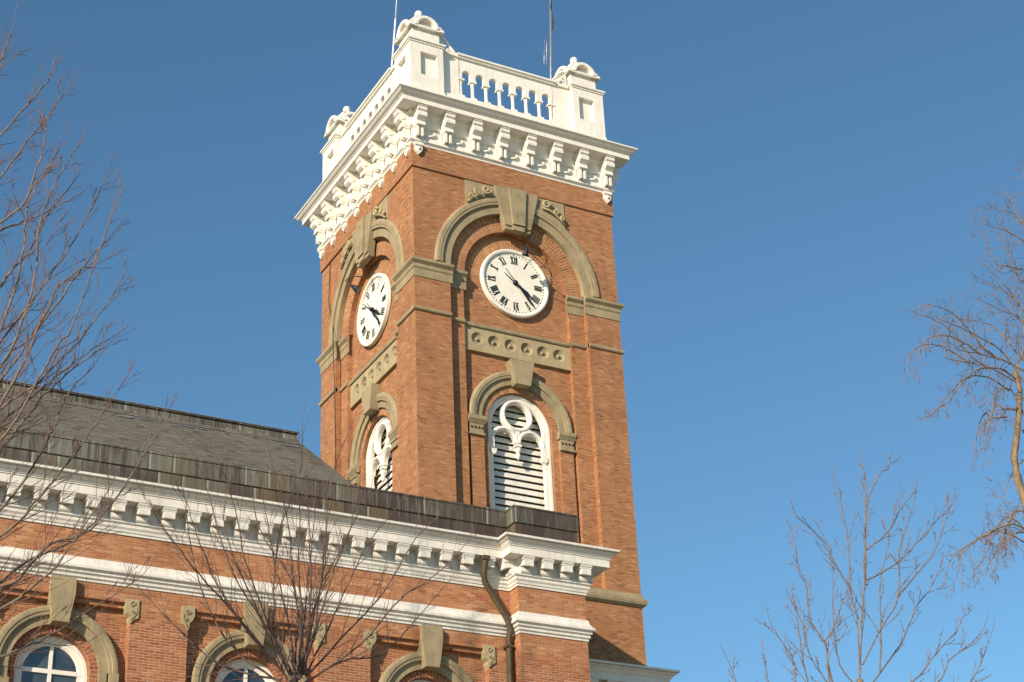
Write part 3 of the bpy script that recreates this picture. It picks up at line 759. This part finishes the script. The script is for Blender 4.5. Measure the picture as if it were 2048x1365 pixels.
for b in bays:
    for sx in (-1, 1):
        x = b+sx*HB; q = [(x, ZR, 0), (x, ZR, -.2), (x, ZH, -.2), (x, ZH, 0)]; m.poly(q if sx > 0 else q[::-1])
    m.poly([(b-HB, ZH, 0), (b-HB, ZH, -.2), (b+HB, ZH, -.2), (b+HB, ZH, 0)])
    m.poly([(b-HB, ZR, -.2), (b+HB, ZR, -.2), (b+HB, ZR, 0), (b-HB, ZR, 0)])
    Cb = C; C = b
    wall_layer(m, -.2, -.55, RW, RW, ZS, b-HB, b+HB, ZR, ZH, 36, zsill=10.3)
    C = Cb
    m.poly([(b-RW, 10.3, -.2), (b+RW, 10.3, -.2), (b+RW, 10.3, -.55), (b-RW, 10.3, -.55)])
    m.box(b-HB, b+HB, 14.35, ZH-.001, -.199, -.08)
# pavilion and the flank
m2 = MB(lambda a, b, c: (a, b, c))
def quad(x0, y0, x1, y1, z0, z1): m.v += [Vector(q) for q in ((x0, y0, z0), (x1, y1, z0), (x1, y1, z1), (x0, y0, z1))]; k = len(m.v); m.face((k-4, k-3, k-2, k-1))
quad(XR0, YW, XR0, YP, 0, ZT); quad(XR0, YP, XR1, YP, 0, ZT); quad(XR1, YP, XR1, .1, 0, ZT)
quad(XL, 9, XL, YW, 0, ZT); quad(-.1, 9, XL, 9, 0, ZT); quad(-.02, 6, -.02, 9, 0, ZT)
m.build('wall', 'wing_brick', wing, flipfix=False)
# inside darkness behind the panes is a room box
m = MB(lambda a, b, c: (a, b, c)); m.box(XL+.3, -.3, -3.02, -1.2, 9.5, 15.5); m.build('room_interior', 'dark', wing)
CORN = [(-.1, 15.93), (.03, 15.93), (.03, 15.98), (.05, 15.99), (.06, 16.04), (.09, 16.08), (.09, 16.14), (.13, 16.17), (.13, 16.215), (.02, 16.22), (.02, 16.575), (.37, 16.575), (.37, 16.76),
        (.39, 16.765), (.39, 16.79), (.41, 16.80), (.44, 16.85), (.50, 16.89), (.50, 16.915), (.48, 16.92), (.48, 16.93), (.57, 16.935), (.57, 16.985), (.05, 17.06), (-.1, 17.06)]
m = MB(); m.path(PATH, CORN)
for v_ in m.v:                                           # the eaves overhang further on the flank than on the front
    if v_.x > XR1+.25: v_.x += .145
cor = m.build('cornice', 'white_wing', wing)
def wing_bracket():
    m = MB(lambda u, v, w: (u, -w, v))
    m.side([(.02, 16.217), (.15, 16.217), (.175, 16.25), (.17, 16.33), (.12, 16.375), (.20, 16.37), (.27, 16.35), (.32, 16.335), (.325, 16.35), (.325, 16.485), (.02, 16.485)], -.125, .125)
    m.side([(.02, 16.486), (.33, 16.486), (.335, 16.51), (.355, 16.535), (.36, 16.572), (.02, 16.572)], -.15, .15)
    return m
wb = wing_bracket(); me_o = wb.build('bracket', 'white_wing', cor); me_o.data.transform(Matrix.Translation(wing.location))
def wplace(o, firstf, x, y, rz):
    q = o if firstf else dup(o, cor); q.location = Vector((x, y, 0))-wing.location; q.rotation_euler.z = rz; return q
ff = True; x = -10.55-.55*8
while x < .2: wplace(me_o, ff, x, YW, 0); ff = False; x += .55
for x in (.72, 1.24, 1.77, 2.27): wplace(me_o, False, x, YP, 0)
wplace(me_o, False, XR0, YW-.25, -PI/2)
for i in range(7): wplace(me_o, False, XR1, YP+.25+i*.55, PI/2)
BAND = [(-.05, 14.80), (.02, 14.80), (.02, 14.85), (.055, 14.87), (.055, 14.92), (.04, 14.93), (.09, 14.96), (.09, 15.01), (.15, 15.04), (.15, 15.09), (.10, 15.13), (.05, 15.22), (.03, 15.31), (-.05, 15.31)]
m = MB(); m.path(PATH, BAND); m.build('white_band', 'white_wing', wing)
PARA = [(-.1, 16.95), (.0, 16.95), (.0, 17.50), (-.02, 17.52), (.03, 17.53), (.03, 17.90), (.05, 17.91), (.05, 17.95), (-.12, 17.97), (-.12, 16.95)]
m = MB(); PP = [(XL, YW), (XR0, YW), (XR0, YP), (XR1-.10, YP), (XR1-.10, .1)]
m.path(PP, PARA); m.build('copper_parapet', 'copper', wing)
# roof
RY, RZ, RXE = -2.09, 19.72, -4.39
v = MB(lambda a, b, c: (a, b, c)); zf, yf, xf = 17.72, -3.5, -2.86-.0
sl = math.hypot(RY-yf, RZ-zf)
v.poly([(XL, yf, zf), (xf, yf, zf), (RXE, RY, RZ), (XL, RY, RZ)], [(XL, 0), (xf, 0), (RXE, sl), (XL, sl)])
v.poly([(xf, yf, zf), (xf, 9, zf), (RXE, 9, RZ), (RXE, RY, RZ)], [(yf, 0), (9, 0), (9, sl), (RY, sl)])
v.poly([(XL, RY, RZ), (RXE, RY, RZ), (RXE, 9, RZ), (XL, 9, RZ)])
v.poly([(XL, 9, 0+zf), (XL, yf, zf), (XL, RY, RZ), (XL, 9, RZ)])
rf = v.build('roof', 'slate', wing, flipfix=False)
m = MB(); m.path([(XL, RY), (RXE, RY), (RXE, 9)], [(-.3, RZ+.03), (.10, RZ+.03), (.16, RZ-.0), (.16, RZ-.025), (.11, RZ-.03), (.17, RZ-.27), (.27, RZ-.36), (.0, RZ-.30), (-.3, RZ-.1)])
m.build('ridge_flashing', 'copper', rf)
m = MB(lambda a, b, c: (a, b, c)); random.seed(11)
for k in range(15):                                       # loose, pale edges of shingles and flashing tabs under the ridge
    x = XL+8+random.random()*7.4; L = .08+random.random()*.35; y = RY-.29-random.random()*.05; z = RZ-(RY-y)*1.417+.015
    m.box(x, x+L, y-.02, y+.02, z-.01, z+.012)
m.build('flashing_tab', 'grey_metal', rf)
m = MB(); m.path([(XL, RY-.165), (RXE+.165, RY-.165), (RXE+.165, 9)], [(-.05, RZ+.005), (.012, RZ+.005), (.012, RZ+.022), (-.05, RZ+.035)]); m.build('ridge_edge_strip', 'grey_metal', rf)
m = MB(lambda a, b, c: (a, b, c)); m.box(xf, XR1-.2, -3.45, -.01, 17.3, 17.5); m.box(XR0+.1, XR1-.2, -3.9, -3.449, 17.3, 17.5); m.box(xf, -.02, -.009, 9, 17.3, 17.5); m.build('flat_roof', 'grey_metal', wing)

# arches, keystones, corner stones, windows
def arched_window(b, first_parts):
    out = []
    m = MB(TWg); m.arc(b, ZS, [(.92, -.21), (.92, -.11), (1.10, -.11), (1.10, -.05), (1.12, -.04), (1.17, -.038), (1.185, -.02), (1.25, -.02), (1.29, -.03), (1.31, -.10), (1.31, -.21)], 0, PI, 40)
    for sx in (-1, 1):
        a, c = sorted((b+sx*.92, b+sx*1.08)); m.box(a, c, 12.62, ZS, -.21, -.10); a, c = sorted((b+sx*1.12, b+sx*1.31)); m.box(a, c, 12.62, ZS, -.21, -.02)
        a, c = sorted((b+sx*.90, b+sx*1.36)); m.box(a, c, 12.45, 12.62, -.21, .0)
    out.append(m.build('window_arch', 'stone', wing))
    m = MB(TWg); m.prism([(b-.26, 14.80), (b-.26, 14.46), (b-.165, 13.84), (b+.165, 13.84), (b+.26, 14.46), (b+.26, 14.80)], -.21, .13)
    out.append(m.build('keystone', 'stone', wing))
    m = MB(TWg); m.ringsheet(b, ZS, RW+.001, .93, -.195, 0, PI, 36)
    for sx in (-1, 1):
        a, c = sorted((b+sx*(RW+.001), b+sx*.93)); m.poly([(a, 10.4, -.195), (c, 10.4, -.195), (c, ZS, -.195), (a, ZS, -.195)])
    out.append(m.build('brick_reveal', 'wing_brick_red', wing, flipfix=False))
    for sx in (-1, 1):
        m = MB(TWg); e = b+sx*HB; u = lambda d: e+sx*d
        m.prism([(u(-.13), 14.54), (u(.16), 14.54), (u(.16), 14.14), (u(.07), 14.10), (u(.0), 14.02), (u(-.03), 14.10), (u(-.02), 14.17), (u(-.09), 14.24), (u(-.13), 14.34)], -.20, .035)
        cs = m.build('corner_stone', 'stone_pale', wing)
        m = MB(TWg); m.spiral(u(.02), 14.42, .04, .07, 1.3, .014, a0=0, sgn=sx, n=18); m.spiral(u(.05), 14.25, .04, .05, 1.2, .012, a0=PI, sgn=-sx, n=14)
        m.tube([(u(.10), 14.36, .04), (u(.12), 14.24, .04), (u(.06), 14.15, .04), (u(.0), 14.09, .04)], .012, 5)
        m.build('carving', 'stone', cs)
    # window
    m = MB(TWg)
    m.arc(b, ZS, [(.56, -.50), (.56, -.44), (.60, -.41), (.66, -.41), (.68, -.37), (.75, -.37), (.755, -.50)], 0, PI, 36)
    for sx in (-1, 1):
        a, c = sorted((b+sx*.56, b+sx*.755)); m.box(a, c, 10.32, ZS, -.50, -.42); a, c = sorted((b+sx*.68, b+sx*.755)); m.box(a, c, 10.32, ZS, -.42, -.37)
    fr = m.build('window', 'white', wing)
    m = MB(TWg); m.box(b-.035, b+.035, 10.32, ZS+.57, -.47, -.415); m.box(b-.57, b-.036, ZS-.02, ZS+.07, -.47, -.418); m.box(b+.036, b+.57, ZS-.02, ZS+.07, -.47, -.418)
    m.box(b-.57, b+.57, 11.5, 11.57, -.47, -.42)
    m.build('glazing_bar', 'white', fr)
    m = MB(TWg); pts = [(b+.6*math.cos(PI*k/24), ZS+.6*math.sin(PI*k/24), -.46) for k in range(25)]+[(b-.6, 10.32, -.46), (b+.6, 10.32, -.46)]
    m.poly(pts); m.build('pane', 'glass', fr, flipfix=False)
for b in bays: arched_window(b, False)

# downpipe
r_ = empty('downpipe', (.45, -3.85, 0), 'brown rainwater downpipe bent beneath the white cornice', 'downpipe')
m = MB(lambda a, b, c: (a, b, c)); yy = YW-.16
m.tube([(-.23, YW-.36, 16.55), (-.23, YW-.34, 16.42), (-.22, YW-.22, 16.15), (-.17, YW-.20, 15.98), (.33, YW-.21, 15.22), (.40, YW-.21, 15.08), (.43, YW-.22, 14.90), (.43, YW-.13, 14.72), (.43, YW-.12, 12.0), (.43, YW-.12, .2)], .075, 12)
pb = m.build('pipe', 'pipe', r_)
m = MB(lambda a, b, c: (a, b, c)); m.box(-.31, -.14, YW-.44, YW-.28, 16.46, 16.565); m.build('outlet_box', 'pipe', r_)
for z in (14.5, 11.5, 8.5, 5.5):
    m = MB(lambda a, b, c: (a, b, c)); m.box(.33, .53, YW-.21, YW, z, z+.06); m.build('pipe_clip', 'pipe', r_)

# ================================================================== LOW ANNEX
annex = empty('low_annex', (4.2, -1.4, 0), 'lower block in shade at the foot of the tower with a blue grey looking cornice', 'building')
DZ = -1.80
AP = [(XR1, -1.4), (5.73, -1.4), (5.73, .0)]
m = MB(); m.path(AP, [(w, z+DZ-.03) for w, z in CORN]); ac = m.build('cornice', 'white_wing', annex)
m = MB(lambda a, b, c: (a, b, c))
def quad2(m, x0, y0, x1, y1, z0, z1): m.v += [Vector(q) for q in ((x0, y0, z0), (x1, y1, z0), (x1, y1, z1), (x0, y0, z1))]; k = len(m.v); m.face((k-4, k-3, k-2, k-1))
quad2(m, XR1, -1.4, 5.73, -1.4, 0, 14.3); quad2(m, 5.73, -1.4, 5.73, .0, 0, 14.3); m.build('wall', 'wing_brick', annex, flipfix=False)
m = MB(lambda a, b, c: (a, b, c)); m.box(XR1, 5.7, -1.38, -.001, 15.0, 15.22); m.build('flat_roof', 'grey_metal', annex)
wb = wing_bracket(); q0 = wb.build('bracket', 'white_wing', ac); q0.data.transform(Matrix.Translation(annex.location))
ff = True; x = 2.75
while x < 5.8:
    q = q0 if ff else dup(q0, ac); q.location = Vector((x, -1.4, DZ-.03))-annex.location; ff = False; x += .55
q = dup(q0, ac); q.location = Vector((5.73, -1.0, DZ-.03))-annex.location; q.rotation_euler.z = PI/2

# ================================================================== TREES
class Tree:
    def __init__(s, seed): s.r = random.Random(seed); s.thick = []; s.thin = []
    def twig(s, p, d, L, r, depth, P):
        # one shoot: slightly curved, with side shoots
        R = s.r; n = max(4, int(L/P['seg'])); pts = [p.copy()]; dd = d.normalized(); q = p.copy(); rads = [r]
        kids_ = []
        bend = Vector((R.gauss(0, 1), R.gauss(0, 1), R.gauss(0, 1)))*P['wob']
        for i in range(n):
            dd = (dd+bend*(.5/n)+Vector((R.gauss(0, 1), R.gauss(0, 1), R.gauss(0, 1)))*P['jit']+Vector((0, 0, P['up']))*(1./n)).normalized()
            q = q+dd*(L/n); pts.append(q.copy()); t = (i+1)/n; rads.append(max(P['rmin'], r*(1-.72*t)))
            if depth > 0 and t > P['start'] and t < .97 and R.random() < P['prob']*(P.get('pm', [1, 1, 1, 1, 1])[depth]): kids_.append((q.copy(), dd.copy(), t, rads[-1]))
        (s.thick if r > P['rthick'] else s.thin).append((pts, rads))
        for (a, b, t, rr) in kids_:
            ax = Vector((R.gauss(0, 1), R.gauss(0, 1), R.gauss(0, 1))).cross(b)
            if ax.length < 1e-3: continue
            ang = math.radians(R.uniform(*P['ang'])); nd = b.copy(); nd.rotate(Matrix.Rotation(ang, 3, ax.normalized()))
            s.twig(a, nd, L*R.uniform(*P['len'])*(1.15-.6*t), rr*P['rr'], depth-1, P)
    def limb(s, pts, r0, r1, P, depth=3, L=1.0, every=.35, start=.15, spread=(25, 55), side=None):
        # explicit limb through points, with shoots along it
        R = s.r; V = [Vector(p) for p in pts]; out = []
        for i in range(len(V)-1):
            p0 = V[max(i-1, 0)]; p1 = V[i]; p2 = V[i+1]; p3 = V[min(i+2, len(V)-1)]
            for k in range(5):
                t = k/5; out.append(.5*((2*p1)+(-p0+p2)*t+(2*p0-5*p1+4*p2-p3)*t*t+(-p0+3*p1-3*p2+p3)*t**3))
        out.append(V[-1]); n = len(out)
        out = [p+Vector((R.gauss(0, 1), R.gauss(0, 1), R.gauss(0, 1)))*r0*.35*(1 if 0 < i < n-1 else 0) for i, p in enumerate(out)]
        rads = [r0+(r1-r0)*i/(n-1) for i in range(n)]
        s.thick.append((out, rads)); acc = 0; tot = sum((b-a).length for a, b in zip(out[:-1], out[1:])); run = 0
        for i in range(1, n):
            seg = (out[i]-out[i-1]); run += seg.length; acc += seg.length
            if run/tot > start and acc > every*R.uniform(.6, 1.4):
                acc = 0; b = seg.normalized(); ax = Vector((R.gauss(0, 1), R.gauss(0, 1), R.gauss(0, 1))).cross(b).normalized()
                nd = b.copy(); nd.rotate(Matrix.Rotation(math.radians(R.uniform(*spread)), 3, ax))
                s.twig(out[i], nd, L*(1.15-.65*run/tot)*R.uniform(.6, 1.3), rads[i]*.55, depth-1, P)
        s.twig(out[-1], (out[-1]-out[-2]), L*.7, r1, depth-1, P)
    def emit(s, lst, name, mat, parent, n):
        m = MB(lambda a, b, c: (a, b, c))
        for pts, rads in lst: m.tube([tuple(p) for p in pts], rads, n, cap=False)
        return m.build(name, mat, parent, flipfix=False)

def PX(y, *pp): return [at(px, py, y+(q[0] if q else 0)) for px, py, *q in pp]

# tree in front of the wing: a pollarded trunk with a vase of upright limbs
T = Tree(5); Y = -9.0; hub = at(585, 1362, Y); base = Vector((hub.x+.2, hub.y, 0))
tr = empty('bare_tree', base, 'bare young tree with a vase of upright shoots in front of the brick wing', 'tree', 'bare winter trees')
PV = dict(seg=.14, wob=.3, jit=.015, up=.4, start=.12, prob=.34, ang=(18, 38), len=(.45, .75), rr=.60, rmin=.0036, rthick=.012, pm=[1, 1, .8, .6, .6])
T.thick.append(([base, Vector((hub.x+.12, hub.y, 5)), hub-Vector((0, 0, .25)), hub+Vector((0, 0, .05))], [.2, .15, .12, .10]))
limbs = [
 [(585, 1362), (570, 1330), (520, 1240), (455, 1120, -.5), (420, 1000, -.8), (385, 905, -1)],
 [(590, 1355), (560, 1290), (548, 1180, .4), (560, 1060, .7), (600, 950, .9), (605, 860, 1)],
 [(595, 1355), (600, 1260), (585, 1150), (575, 1040, -.4), (545, 930, -.6)],
 [(585, 1350), (540, 1270, .3), (500, 1190, .6), (450, 1060, .9), (455, 960, 1.1)],
 [(600, 1350), (630, 1270), (640, 1180), (670, 1120, .2), (710, 1040, .4), (755, 980, .5)],
 [(610, 1350), (622, 1240, -.4), (640, 1180, -.6), (650, 1080, -.9), (662, 960, -1.0), (690, 880, -1.1)],
 [(600, 1345), (612, 1200, .5), (625, 1080, .8), (632, 980, 1.0)],
 [(570, 1350), (480, 1240, -.5), (400, 1150, -.9), (330, 1060, -1.2), (300, 1010, -1.3)],
 [(560, 1365), (470, 1300, .5), (410, 1200, .9), (380, 1080, 1.2), (370, 1000, 1.2)],
 [(615, 1350), (700, 1260), (770, 1180, .3), (830, 1080, .6), (880, 1030, .7)],
 [(620, 1360), (720, 1290, -.5), (800, 1200, -.8), (870, 1150, -.9), (930, 1090, -1)],
 [(610, 1365), (690, 1320, .8), (760, 1310, 1.0), (840, 1230, 1.2), (900, 1160, 1.3)],
 [(560, 1360), (440, 1330, .6), (350, 1250, .9), (290, 1190, 1.1)],
 [(588, 1350), (590, 1180, .9), (520, 1060, 1.3), (500, 960, 1.5)],
 [(600, 1350), (618, 1240, -.2), (622, 1150, -.3), (618, 1060, -.4), (612, 970, -.4)],
 [(605, 1350), (628, 1230, .3), (648, 1140, .4), (652, 1060, .5), (648, 960, .6)],
 [(596, 1350), (604, 1230, -.7), (596, 1130, -.9), (600, 1040, -1.0), (590, 940, -1.1)],
 [(590, 1352), (575, 1240, .2), (552, 1140, .1), (535, 1050, 0), (520, 940, 0)],
 [(580, 1352), (530, 1230, -.8), (490, 1120, -1.1), (470, 1020, -1.2), (440, 930, -1.3)],
 [(606, 1350), (640, 1230, -.8), (672, 1130, -1), (700, 1060, -1.1), (720, 960, -1.2)],
 [(612, 1352), (660, 1250, .9), (700, 1160, 1.2), (735, 1090, 1.3), (790, 1020, 1.4)],
 [(575, 1355), (500, 1270, -.2), (440, 1180, -.2), (400, 1090, -.3), (375, 1010, -.3)]]
for L_ in limbs: T.limb(PX(Y, *L_), .022, .006, PV, depth=3, L=.9, every=.14, start=.12, spread=(14, 36))
for k in range(12):
    T.twig(hub+Vector((T.r.uniform(-.2, .2), T.r.uniform(-.2, .2), 0)), Vector((T.r.gauss(0, .5), T.r.gauss(0, .5), 1)), T.r.uniform(.6, 2.0), .014, 2, PV)
T.emit(T.thick, 'trunk', 'bark_dark', tr, 6); T.emit(T.thin, 'crown', 'bark_red', tr, 3)

# large tree at the left edge
T = Tree(8); Y = -12.0; hub = at(-260, 1250, Y); base = Vector((hub.x-.6, hub.y, 0))
tr = empty('bare_tree', base, 'large bare tree reaching in from the left edge with rising reddish twigs', 'tree', 'bare winter trees')
PL = dict(seg=.16, wob=.35, jit=.014, up=.42, start=.12, prob=.46, ang=(16, 38), len=(.45, .78), rr=.66, rmin=.0046, rthick=.014, pm=[1, 1, .8, .6, .6])
T.thick.append(([base, Vector((hub.x-.3, hub.y, 4)), hub, at(-180, 900, Y)], [.32, .25, .2, .12]))
limbs = [
 [(-200, 1000), (-60, 760), (10, 640), (45, 500), (60, 400), (110, 310)],
 [(-220, 1050), (-100, 830), (0, 690), (80, 580, .5), (150, 480, .7), (205, 370, .8)],
 [(-230, 1080), (-80, 860, -.5), (20, 700, -.7), (70, 560, -.8), (85, 420, -.9), (150, 300, -1)],
 [(-190, 980), (-80, 600), (-30, 420), (20, 330), (90, 240), (120, 200)],
 [(-190, 960), (-100, 520, .5), (-40, 330, .6), (10, 260, .7), (80, 180, .8), (100, 150, .8)],
 [(-190, 900), (-120, 450, -.5), (-50, 240, -.6), (-5, 140, -.7), (20, 70, -.7)],
 [(-220, 1080), (-100, 900, .6), (0, 760, .8), (90, 640, 1.0), (170, 530, 1.1), (215, 480, 1.1)],
 [(-230, 1120), (-120, 960, -.4), (-10, 830, -.6), (80, 760, -.8), (160, 680, -.9), (225, 590, -1)],
 [(-230, 1140), (-120, 1000, .4), (-20, 870, .6), (70, 790, .8), (140, 730, .9), (215, 680, 1)],
 [(-220, 1140), (-100, 1000), (0, 900), (80, 800), (120, 760), (200, 700)],
 [(-220, 1180), (-100, 1090, .5), (10, 1010, .7), (90, 890, .9), (130, 800, 1), (160, 760, 1)],
 [(-220, 1190), (-100, 1130, -.4), (20, 1060, -.6), (90, 980, -.8), (170, 880, -.9), (220, 800, -1)],
 [(-200, 1230), (-80, 1190), (20, 1170), (100, 1090), (180, 1060), (270, 940), (320, 850)],
 [(-200, 1270), (-60, 1210, .6), (60, 1120, .8), (150, 1080, .9), (230, 1000, 1)],
 [(-200, 1290), (-60, 1250, -.5), (60, 1180, -.7), (130, 1110, -.8), (190, 1020, -.9)],
 [(-200, 1330), (-60, 1330, .4), (60, 1290, .6), (150, 1240, .8), (260, 1170, .9)],
 [(-190, 900), (-120, 620, .8), (-60, 500, .9), (0, 460, 1), (60, 440, 1), (140, 400, 1)],
 [(-200, 900), (-110, 640, -1), (-20, 470, -1.2), (50, 400, -1.3), (85, 300, -1.3), (95, 240, -1.3)],
 [(-200, 800), (-120, 420, 1), (-60, 260, 1.1), (-20, 190, 1.2), (10, 110, 1.2)],
 [(-200, 950), (-90, 720, 1.2), (10, 560, 1.4), (60, 500, 1.5), (95, 430, 1.5), (150, 360, 1.5)],
 [(-230, 1150), (-110, 980, -1.2), (10, 870, -1.4), (110, 700, -1.5), (150, 640, -1.5), (225, 420, -1.5)],
 [(-190, 1000), (-60, 900, -.9), (40, 740, -1), (80, 650, -1), (130, 560, -1), (190, 530, -1)]]
for L_ in limbs: T.limb(PX(Y, *L_), .030, .008, PL, depth=3, L=1.0, every=.12, start=.2, spread=(14, 42))
T.emit(T.thick, 'trunk', 'bark_grey', tr, 6); T.emit(T.thin, 'crown', 'bark_red', tr, 3)

# upright young tree low on the right, far off
T = Tree(21); Y = -6.0; hub = at(1722, 1480, Y); base = Vector((hub.x, hub.y, 0))
tr = empty('bare_tree', base, 'bare slender tree against the sky with upright knobbly branches right of the tower', 'tree', 'bare winter trees')
PR = dict(seg=.13, wob=.3, jit=.016, up=.55, start=.15, prob=.20, ang=(25, 45), len=(.45, .7), rr=.7, rmin=.0075, rthick=.016, pm=[1, 1, .8, .6, .6])
T.thick.append(([base, Vector((hub.x, hub.y, 6)), hub, at(1720, 1360, Y)], [.16, .12, .10, .085]))
limbs = [
 [(1720, 1365), (1722, 1290), (1728, 1180), (1730, 1060), (1732, 990), (1726, 930)],
 [(1732, 1170), (1733, 1020), (1760, 950), (1785, 925)],
 [(1720, 1350), (1715, 1250), (1702, 1180), (1697, 1090), (1690, 1050), (1675, 970)],
 [(1702, 1180), (1665, 1120), (1655, 1090), (1612, 1050), (1592, 1030)],
 [(1725, 1330), (1760, 1260), (1795, 1195), (1800, 1100), (1815, 1050), (1830, 990)],
 [(1795, 1195), (1840, 1140), (1870, 1100), (1895, 1030), (1905, 1000)],
 [(1735, 1160), (1790, 1130), (1830, 1090), (1870, 1045), (1900, 1015)],
 [(1734, 1100), (1780, 1060), (1800, 1020), (1825, 990)],
 [(1725, 1390), (1800, 1290, .5), (1835, 1210, .7), (1860, 1180, .8), (1878, 1140, .8)],
 [(1660, 1380), (1650, 1290), (1620, 1240), (1612, 1170), (1600, 1150), (1590, 1090)],
 [(1665, 1370), (1652, 1290), (1665, 1260), (1690, 1190)],
 [(1720, 1400), (1660, 1370), (1620, 1310), (1605, 1250), (1590, 1215)],
 [(1630, 1420), (1610, 1340), (1598, 1260), (1590, 1215)],
 [(1720, 1430), (1600, 1400), (1590, 1330), (1555, 1270), (1545, 1255)],
 [(1740, 1430), (1830, 1360), (1870, 1310), (1910, 1265), (1925, 1235)],
 [(1740, 1440), (1870, 1370), (1900, 1320), (1940, 1290), (1965, 1260)],
 [(1760, 1440), (1900, 1400), (1935, 1370), (1960, 1330), (1980, 1275)],
 [(1660, 1470), (1520, 1420), (1480, 1380), (1460, 1330)],
 [(1640, 1470), (1560, 1430), (1540, 1380), (1530, 1320)],
 [(1760, 1345), (1762, 1250), (1760, 1170), (1775, 1100)],
 [(1705, 1365), (1680, 1330), (1668, 1260), (1665, 1130)]]
for L_ in limbs: T.limb(PX(Y, *L_), .021, .009, PR, depth=2, L=.8, every=.20, start=.2, spread=(20, 42))
# knobbly spurs along the shoots
sp = []
for pts, rads in T.thick+T.thin:
    for i in range(1, len(pts)-1):
        if T.r.random() < .6:
            d = Vector((T.r.gauss(0, 1), T.r.gauss(0, 1), T.r.gauss(0, 1))).normalized(); sp.append(([pts[i], pts[i]+d*.05], [.012, .008]))
T.emit(T.thick[:1]+T.thick[1:], 'trunk', 'bark_grey', tr, 6); T.emit(T.thin+sp, 'crown', 'bark_pink', tr, 3)

# old drooping tree at the right edge
T = Tree(33); Y = -2.0; hub = at(2060, 1120, Y); base = Vector((hub.x+.5, hub.y, 0))
tr = empty('bare_tree', base, 'large old tree at the right edge with drooping fine twigs and tan bark', 'tree', 'bare winter trees')
PD = dict(seg=.11, wob=.7, jit=.11, up=-1.0, start=.05, prob=.55, ang=(28, 70), len=(.4, .7), rr=.58, rmin=.0058, rthick=.018, pm=[1, 1.1, .8, .6, .6])
PU = dict(PD); PU['up'] = .15; PU['wob'] = .6; PU['ang'] = (30, 70)
def thickl(pts, r0, r1):
    V = [Vector(p) for p in pts]; T.thick.append((V, [r0+(r1-r0)*i/(len(V)-1) for i in range(len(V))]))
thickl([base, at(2085, 1300, Y), at(2052, 1010, Y), at(2036, 960, Y), at(2028, 915, Y), at(2034, 870, Y), at(2038, 820, Y), at(2040, 780, Y), at(2030, 740, Y)], .15, .072)
droop = [
 [(2038, 818), (2010, 820), (1992, 812), (1978, 850), (1972, 900)],
 [(2042, 765), (2000, 738), (1960, 738), (1925, 765), (1895, 805), (1870, 820)],
 [(2060, 750), (2010, 722), (1960, 708), (1918, 700), (1910, 690)],
 [(1960, 708), (1930, 688), (1895, 672), (1850, 680), (1832, 730)],
 [(2000, 720), (1960, 690), (1920, 640), (1890, 620), (1860, 610)],
 [(2090, 1080), (2030, 1050), (1990, 1060), (1950, 1085), (1925, 1110), (1910, 1160)],
 [(2090, 1060), (2040, 1020), (2010, 1060), (1995, 1100), (1970, 1140)],
 [(2080, 1070), (2040, 1065), (2010, 1085), (1990, 1130)],
 [(2060, 850), (2020, 780), (1990, 790), (1985, 830)]]
upw = [
 [(2070, 800), (2060, 700), (2040, 640), (2000, 620), (1960, 600)],
 [(2110, 700), (2070, 600), (2040, 560), (2015, 500), (2000, 450)],
 [(2110, 650), (2080, 560), (2045, 540), (2000, 530), (1985, 510), (1960, 460)],
 [(2120, 700), (2090, 500), (2070, 420), (2050, 360)],
 [(2100, 640), (2060, 480), (2040, 440), (2020, 400)],
 [(2030, 740), (2050, 680), (2030, 600), (2000, 560)],
 [(2110, 560, .8), (2070, 480, 1), (2030, 430, 1.2), (1990, 420, 1.3)],
 [(2120, 620, -1), (2080, 520, -1.1), (2030, 470, -1.2), (1985, 455, -1.3)],
 [(2110, 720, 1), (2060, 640, 1.1), (2020, 590, 1.2), (1965, 560, 1.3)],
 [(2120, 500, .5), (2090, 380, .6), (2060, 330, .7)],
 [(2080, 760, .9), (2020, 690, 1), (1980, 650, 1.2), (1930, 640, 1.3)],
 [(2060, 780, -.9), (2000, 700, -1), (1930, 660, -1.1), (1880, 640, -1.2)],
 [(2045, 860, .6), (2070, 900, .8), (2030, 940, 1), (2005, 1000, 1.1)]]
for L_ in droop: T.limb(PX(Y, *L_), .036, .009, PD, depth=3, L=1.05, every=.065, start=.15, spread=(35, 85))
for L_ in upw: T.limb(PX(Y, *L_), .034, .009, PU, depth=3, L=1.05, every=.06, start=.1, spread=(30, 75))
for L_ in droop[:7]: T.limb([p+Vector((.25, .8, .12)) for p in PX(Y, *L_)], .03, .009, PU, depth=3, L=.7, every=.24, start=.3, spread=(30, 80))
T.emit(T.thick, 'trunk', 'bark_tan', tr, 6); T.emit(T.thin, 'crown', 'bark_pink', tr, 3)
